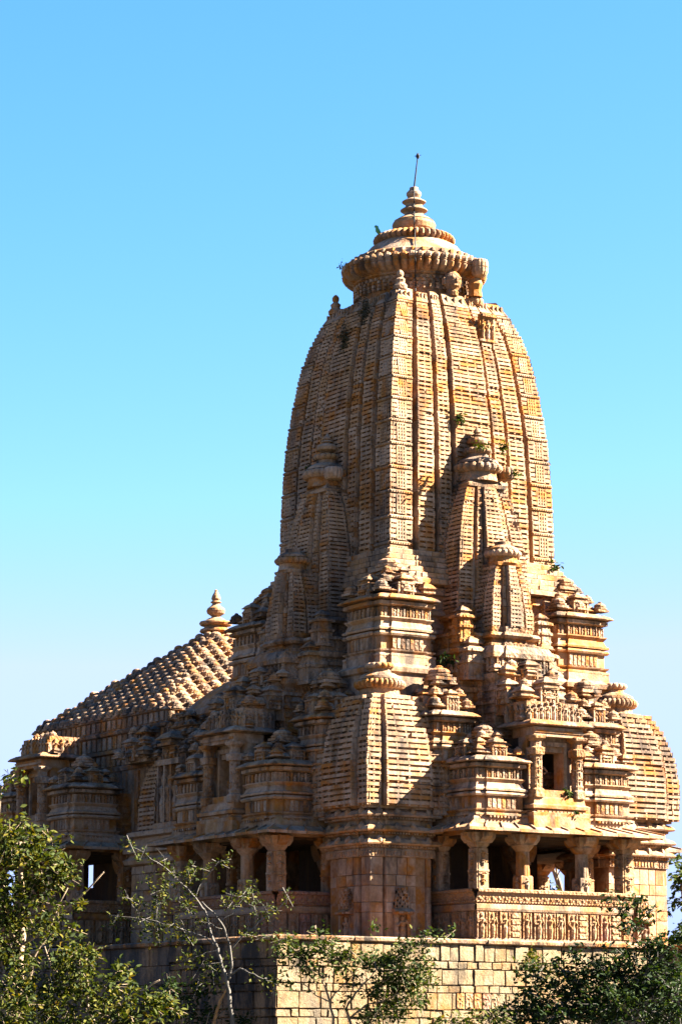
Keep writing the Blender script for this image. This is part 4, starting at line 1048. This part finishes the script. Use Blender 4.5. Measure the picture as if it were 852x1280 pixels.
# big leafy tree, left edge
D1 = 88
tree('leafy_tree', 'dense olive green leafy tree filling the lower left corner in sunlight', 'tree', gpt(20, D1),
     [([(18, 1440), (20, 1290), (24, 1200), (28, 1110), (25, 1050)], .2, .06, 0), ([(20, 1250), (60, 1165), (85, 1110)], .08, .02, -.6), ([(22, 1180), (-10, 1080), (2, 985), (18, 968)], .07, .015, .3), ([(-5, 1215), (60, 1150), (130, 1090)], .05, .02, -1.2)],
     [(15, 1055, 40, 30, D1, 1.3), (-15, 1080, 50, 60, D1 + .4, 1.5), (50, 1085, 42, 38, D1 - .3, 1.1), (75, 1095, 24, 22, D1 - .6, .6), (25, 1130, 45, 35, D1 - .6, 1.1), (10, 1170, 40, 40, D1, 1.2), (86, 1080, 12, 12, D1 - .5, .4),
      (10, 968, 14, 8, D1 + .3, .3), (-4, 985, 10, 10, D1 + .3, .3), (24, 972, 10, 5, D1 + .3, .2), (60, 1045, 20, 12, D1, .5), (30, 1033, 20, 9, D1, .5), (0, 1215, 40, 45, D1 - .8, 1), (0, 1265, 45, 40, D1 - 1, 1)],
     LEAF_YEL, BARK_DARK, 19, .17, D1)
D2 = 84
tree('leafy_shrub', 'broad bushy shrub with bright leaf tips in front of the shaded terrace wall', 'shrub', gpt(120, D2),
     [([(120, 1440), (118, 1310), (110, 1220)], .12, .04, 0), ([(118, 1300), (170, 1240), (200, 1225)], .05, .02, -.3), ([(116, 1320), (70, 1230), (55, 1180)], .05, .02, .3)],
     [(75, 1160, 30, 26, D2 + .4, .9), (100, 1195, 38, 26, D2, 1.0), (60, 1215, 40, 35, D2, 1.0), (120, 1235, 55, 26, D2 - .5, 1.0), (175, 1258, 48, 22, D2 - .5, .8), (90, 1262, 60, 30, D2 - .8, 1), (205, 1262, 28, 16, D2, .6), (40, 1265, 40, 30, D2 - 1, 1), (150, 1272, 60, 20, D2 - 1, .8), (95, 1130, 14, 10, D2 + .6, .5), (160, 1215, 26, 14, D2, .6)],
     LEAF_YEL, BARK_DARK, 17, .165, D2)
tree('undergrowth_bush', 'dark green undergrowth at the foot of the pale forked tree', 'bush', gpt(232, 86.5),
     [([(232, 1440), (230, 1320), (228, 1250)], .05, .015, 0), ([(231, 1330), (255, 1290), (262, 1265)], .03, .01, 0)],
     [(228, 1258, 26, 20, 86.6, .6), (255, 1272, 24, 14, 86.4, .5), (212, 1238, 20, 16, 86.8, .5), (245, 1236, 14, 16, 86.8, .4), (305, 1276, 22, 8, 86.6, .4), (265, 1225, 10, 14, 86.9, .3)], LEAF_DRK, BARK_DARK, 26, .13, 86)
# pale barked sparse tree
D3 = 86
C5 = lambda *pts: [(120 + x / 3.55, 1040 + y / 3.55) for x, y in pts]
limbs3 = [(C5((612, 1300), (606, 850), (592, 730), (580, 655), (555, 590), (540, 515)), 0.0816, 0.0525, 0), (C5((540, 515), (510, 450), (485, 350)), 0.0476, 0.0280, .2), (C5((485, 350), (440, 290), (380, 230), (310, 160), (220, 95), (140, 58)), 0.0340, 0.0084, .8),
    (C5((585, 660), (602, 600), (595, 520), (570, 430), (545, 390), (470, 310)), 0.0476, 0.0210, -.4), (C5((590, 640), (640, 605), (700, 630), (760, 660), (830, 690)), 0.0340, 0.0098, -.8), (C5((590, 530), (650, 460), (720, 400), (800, 350), (856, 285)), 0.0306, 0.0070, -.5),
    (C5((540, 515), (490, 470), (400, 440), (300, 410), (200, 385), (60, 370)), 0.0306, 0.0084, .6), (C5((190, 370), (150, 300), (128, 255)), 0.0136, 0.0056, .2), (C5((185, 335), (210, 315)), 0.0082, 0.0042, 0), (C5((440, 290), (470, 220), (545, 130), (600, 120)), 0.0190, 0.0049, .4), (C5((380, 230), (420, 170), (440, 130)), 0.0136, 0.0042, 0), (C5((555, 400), (620, 350), (690, 240)), 0.0170, 0.0049, .3), (C5((720, 400), (700, 330), (640, 290)), 0.0102, 0.0035, 0), (C5((400, 440), (370, 380), (330, 350)), 0.0102, 0.0035, 0), (C5((560, 430), (480, 400), (430, 400)), 0.0109, 0.0042, 0), (C5((545, 520), (470, 545), (390, 575)), 0.0136, 0.0042, -.3), (C5((310, 160), (300, 110), (270, 70)), 0.0095, 0.0035, 0), (C5((770, 370), (740, 320), (705, 290)), 0.0082, 0.0035, 0), (C5((640, 465), (600, 500), (560, 520)), 0.0082, 0.0042, 0)]
bl3 = []
for (x, y, rx, ry) in ((150, 60, 30, 12), (220, 90, 40, 18), (300, 130, 35, 25), (350, 190, 50, 30), (420, 210, 60, 40), (300, 260, 50, 50), (270, 310, 50, 40), (380, 330, 60, 40), (440, 160, 45, 30), (530, 140, 40, 18), (580, 125, 25, 10), (100, 385, 60, 24), (190, 395, 60, 24), (270, 440, 70, 40), (340, 420, 60, 30), (150, 300, 30, 36), (205, 318, 14, 8), (390, 460, 60, 30), (640, 290, 60, 36), (690, 240, 30, 18), (700, 310, 40, 30), (760, 350, 50, 30), (590, 330, 40, 28), (760, 470, 50, 24), (680, 460, 40, 20), (800, 670, 40, 26), (760, 650, 35, 18), (700, 625, 20, 12), (430, 560, 60, 36), (480, 590, 50, 36), (590, 555, 40, 20), (520, 640, 30, 18), (450, 690, 35, 30), (240, 200, 26, 30), (840, 480, 40, 30), (850, 290, 16, 12), (470, 400, 40, 24)):
    px, py = C5((x, y))[0]; bl3.append((px, py, rx / 3.55, ry / 3.55, D3 + rnd.uniform(-.5, .5), .35))
t3 = tree('pale_tree', 'sparse tree with forking pale bark limbs before the left pillared balcony', 'tree', gpt(292, D3), limbs3, bl3, LEAF_YEL, BARK_PALE, 34, .105, D3, k=8)
dd = MB(); px_limb(dd, C5((500, 1250), (522, 850), (545, 770), (580, 695)), D3 + .3, .07, .03); 
dt = thing('dead_stem', 'orange dead stem leaning beside the pale tree trunk', 'stem', gpt(268, D3 + .3)); dd.build('stem', BARK_RED, dt)
# small twin stemmed tree before the sunlit wall
D4 = 84.5
C6 = lambda *pts: [(340 + x / 3.277, 1150 + y / 3.277) for x, y in pts]
limbs4 = [(C6((285, 900), (270, 560), (250, 426), (235, 330), (215, 270), (180, 195)), .07, .015, .2), (C6((290, 700), (322, 426), (302, 365), (340, 300), (380, 255), (430, 200)), .06, .014, -.3), (C6((235, 330), (270, 290), (310, 250)), .03, .012, 0), (C6((252, 340), (180, 310), (140, 270), (90, 250)), .025, .008, .2), (C6((322, 400), (380, 350), (460, 330), (520, 300)), .035, .012, -.4), (C6((430, 200), (540, 140), (640, 80), (720, 60)), .014, .006, -.3)]
bl4 = []
for (x, y, rx, ry) in ((110, 140, 50, 40), (200, 130, 60, 40), (280, 170, 60, 50), (150, 210, 50, 36), (320, 140, 50, 30), (420, 180, 60, 50), (480, 150, 60, 40), (540, 130, 50, 30), (520, 210, 70, 50), (470, 250, 80, 50), (560, 260, 70, 50), (600, 200, 50, 40), (620, 150, 40, 24), (430, 300, 60, 40), (500, 340, 70, 40), (440, 380, 60, 30), (600, 330, 50, 30), (640, 70, 40, 18), (720, 60, 30, 12), (560, 90, 40, 20), (330, 240, 40, 30), (300, 330, 24, 14), (390, 400, 40, 30), (500, 400, 60, 24), (50, 250, 30, 24), (30, 150, 26, 30), (70, 90, 30, 24), (420, 30, 24, 8), (180, 60, 40, 20), (240, 90, 40, 16), (640, 260, 30, 30)):
    px, py = C6((x, y))[0]; w = 1.0 if x > 380 else .55; bl4.append((px, py, rx / 3.277, ry / 3.277, D4 + rnd.uniform(-.4, .4), .4 * w + .15))
tree('twin_stem_tree', 'small twin stemmed tree in front of the sunlit terrace wall', 'tree', gpt(425, D4), limbs4, bl4, LEAF_GRN, BARK_DARK, 62, .125, D4, k=9)
# bushes at lower right
D5 = 83
tree('dark_bush', 'large dark green bush covering the lower right corner below the balcony', 'bush', gpt(740, D5),
     [([(740, 1440), (745, 1330), (760, 1240)], .14, .04, 0), ([(745, 1320), (690, 1260), (660, 1240)], .05, .015, -.3), ([(750, 1310), (810, 1220), (840, 1180)], .06, .02, .2), ([(830, 1300), (835, 1240), (800, 1180), (770, 1150)], .04, .01, .3)],
     [(650, 1265, 36, 22, D5, .8), (690, 1250, 45, 30, D5, 1), (745, 1235, 50, 38, D5, 1.1), (700, 1215, 24, 14, D5, .5), (762, 1212, 30, 16, D5, .7), (800, 1222, 42, 32, D5, 1.1), (840, 1212, 33, 32, D5 + .3, 1.1), (822, 1188, 22, 12, D5, .5), (780, 1260, 60, 34, D5 - .8, 1.1), (845, 1250, 45, 45, D5 - .8, 1.1), (710, 1272, 60, 22, D5 - .8, .9), (866, 1180, 16, 18, D5 + .4, .6), (620, 1275, 26, 12, D5 - .6, .6), (668, 1222, 16, 14, D5, .35), (715, 1196, 16, 10, D5, .4), (770, 1192, 26, 12, D5, .5), (815, 1180, 24, 12, D5 + .2, .5), (848, 1172, 18, 14, D5 + .3, .5), (775, 1140, 10, 14, D5 + .3, .25), (792, 1130, 8, 14, D5 + .3, .25), (760, 1122, 8, 8, D5 + .3, .2), (812, 1140, 10, 10, D5 + .3, .25), (790, 1160, 20, 10, D5, .3)],
     LEAF_DRK, BARK_PALE, 33, .14, D5)
for i, (px, py, rx, ry, dd_) in enumerate(((612, 1272, 20, 9, 81.5), (668, 1205, 14, 16, 84.5), (565, 1278, 22, 8, 81.0))):
    lab = ('low yellow green shrub at the foot of the sunlit wall, left of the dark bush', 'leafy spray reaching up the wall from the left end of the dark bush', 'low yellow green shrub under the small twin stemmed tree')[i]
    tree('low_shrub', lab, 'shrub', gpt(px, dd_), [([(px, 1440), (px + 2, 1330), (px, py)], .03, .008, 0)], [(px, py, rx, ry, dd_, .4), (px + rx, py + 4, rx * .6, ry * .7, dd_, .3), (px - rx, py + 4, rx * .6, ry * .7, dd_, .3)], LEAF_YEL, BARK_DARK, 40, .14, dd_, None, 8)
# trees behind the temple
D6 = 122
tree('background_tree', 'light green tree standing behind the right end of the temple', 'tree', gpt(862, D6),
     [([(862, 1440), (858, 1200), (850, 1100)], .2, .05, 0), ([(858, 1200), (880, 1120)], .1, .03, 0)],
     [(850, 1095, 16, 26, D6, .9), (860, 1140, 24, 30, D6, 1.2), (850, 1185, 24, 26, D6, 1.1), (885, 1120, 30, 50, D6, 1.5), (880, 1200, 40, 50, D6, 1.5), (846, 1070, 8, 8, D6, .4), (855, 1230, 30, 30, D6, 1.2)], LEAF_GRN, BARK_DARK, 14, .24, D6)
D7 = 128
tree('bare_tree', 'leafless dark branched tree glimpsed through the pillars of the right balcony', 'tree', gpt(700, D7),
     [([(702, 1440), (700, 1200), (702, 1120), (690, 1085), (684, 1060)], .2, .04, 0), ([(702, 1120), (694, 1075), (698, 1050)], .08, .02, 0), ([(700, 1140), (686, 1110), (680, 1085)], .06, .02, 0), ([(695, 1100), (704, 1080), (700, 1060)], .04, .02, 0)],
     [(696, 1125, 12, 10, D7, .6), (690, 1110, 10, 8, D7, .4)], LEAF_GRN, BARK_DARK, 10, .2, D7)
# far wood on the plain beyond
P = []
for i in range(420):
    a = nr.uniform(-.16, .16); d = nr.uniform(190, 420); hgt = nr.uniform(3, 6.5); c = np.array(CAM) + (np.array(AWAY) * math.cos(a) + np.array(RIGHT) * math.sin(a)) * d; c[2] = -4.6 + hgt * .5
    m = 70; P.append(c + nr.normal(size=(m, 3)) * np.array([1.6, 1.6, hgt * .28]))
P = np.concatenate(P); P[:, 2] = np.maximum(P[:, 2], -4.6)
wood = leaf_mesh('distant_wood', P, LEAF_DRK, None, .9, (0, 0, -4.6)); wood['label'] = 'far band of scrub and trees on the plain beyond the temple'; wood['category'] = 'wood'
# weeds rooted in the masonry
def weed(pos, r, n, label, mat=LEAF_GRN, size=.13, stems=5):
    w = thing('weed', label, 'weed', pos, 'weeds growing from the masonry'); mb = MB(); P = []
    for i in range(stems):
        d = Vector((rnd.uniform(.1, .9), rnd.uniform(-.7, .7), rnd.uniform(-.1, 1))).normalized() * r; mb.tube([pos, Vector(pos) + d * .6, Vector(pos) + d + Vector((0, 0, -.05))], .007, 3, .5)
        for j in range(n // stems): P.append(Vector(pos) + d * rnd.uniform(.3, 1.05) + Vector([rnd.gauss(0, r * .2) for _ in range(3)]))
    mb.build('stems', LEAF_DRY if mat is LEAF_DRY else mat, w); leaf_mesh('leaves', P, mat, w, size, pos)
nA = A(17.9)
weed((nA + .12, -.62, 17.86), .26, 60, 'green tuft growing high on the sunny tower face beside a dark groove')
weed((4.5, .45, 16.75), .34, 60, 'green tuft to the right of the upper disc on the sunny half spire', LEAF_YEL)
weed((4.4, -.45, 16.75), .26, 40, 'green tuft to the left of the upper disc on the sunny half spire', LEAF_YEL)
weed((4.3, 1.15, 16.0), .26, 34, 'small tuft right of the sunny half spire below its ribbed disc')
weed((CC + .95, -CC - .2, 6.6), .2, 36, 'small tuft sprouting from the bulging corner spire', LEAF_YEL)
weed((3.5, 3.35, 13.0), .3, 40, 'grassy tuft at the right foot of the main tower', LEAF_GRN, .16)
weed((-.6, -4.2, 16.4), .22, 36, 'green tuft on the ribbed disc of the shaded half spire')
weed((7.9, .45, 4.75), .2, 40, 'small tuft on the sill of the sunny window bay')
weed((8.0, .55, 4.0), .2, 30, 'small tuft at the base of the sunny window bay, just above the eave')
weed((5.0, -2.3, 9.15), .34, 60, 'dark green weed in the shade right of the sunlit corner pavilion', LEAF_DRK)
weed((2.1, -1.55, 22.0), .2, 24, 'tiny tuft under the crown plates of the sunny tower face')
bx = -RIGHT * 2.55; weed((bx.x, bx.y, 24.05), .42, 26, 'dry twiggy bush on the left rim of the great ribbed disc', LEAF_DRY, .1, 22)
for x, y, z, hz, lab in ((.05, -A(20.95) - .2, 20.95, .36, 'black green moss mat hanging on the upper shaded tower face'), (.85, -A(21.8) - .14, 21.8, .42, 'dark moss streak below the crown plates of the shaded tower face')):
    w = thing('moss', lab, 'moss', (x, y, z)); P = nr.normal(size=(420, 3)) * np.array([.13, .035, hz]) + np.array([x, y, z])
    leaf_mesh('foliage', P, LEAF_DRY, w, .09, (x, y, z))
# a green parakeet on the upper disc
px_ = -RIGHT * 1.28; b0 = Vector((px_.x, px_.y, 25.36))
mb = MB(); dr = -RIGHT
mb.tube([b0 + RIGHT * .34 + Vector((0, 0, -.05)), b0 + RIGHT * .16 + Vector((0, 0, .06)), b0 + RIGHT * .04 + Vector((0, 0, .14)), b0 - RIGHT * .03 + Vector((0, 0, .24)), b0 - RIGHT * .05 + Vector((0, 0, .32)), b0 - RIGHT * .06 + Vector((0, 0, .38)), b0 - RIGHT * .10 + Vector((0, 0, .40)), b0 - RIGHT * .15 + Vector((0, 0, .36))], [.012, .03, .065, .085, .06, .062, .05, .008], 9)
for s in (-1, 1): mb.tube([b0 + AWAY * .03 * s + Vector((0, 0, .16)), b0 + AWAY * .03 * s - RIGHT * .02], [.02, .012], 4)
o = mb.build('parakeet', PARROT, None, smooth=True); tag(o, 'green parakeet perched on the left edge of the upper ribbed disc', 'bird')
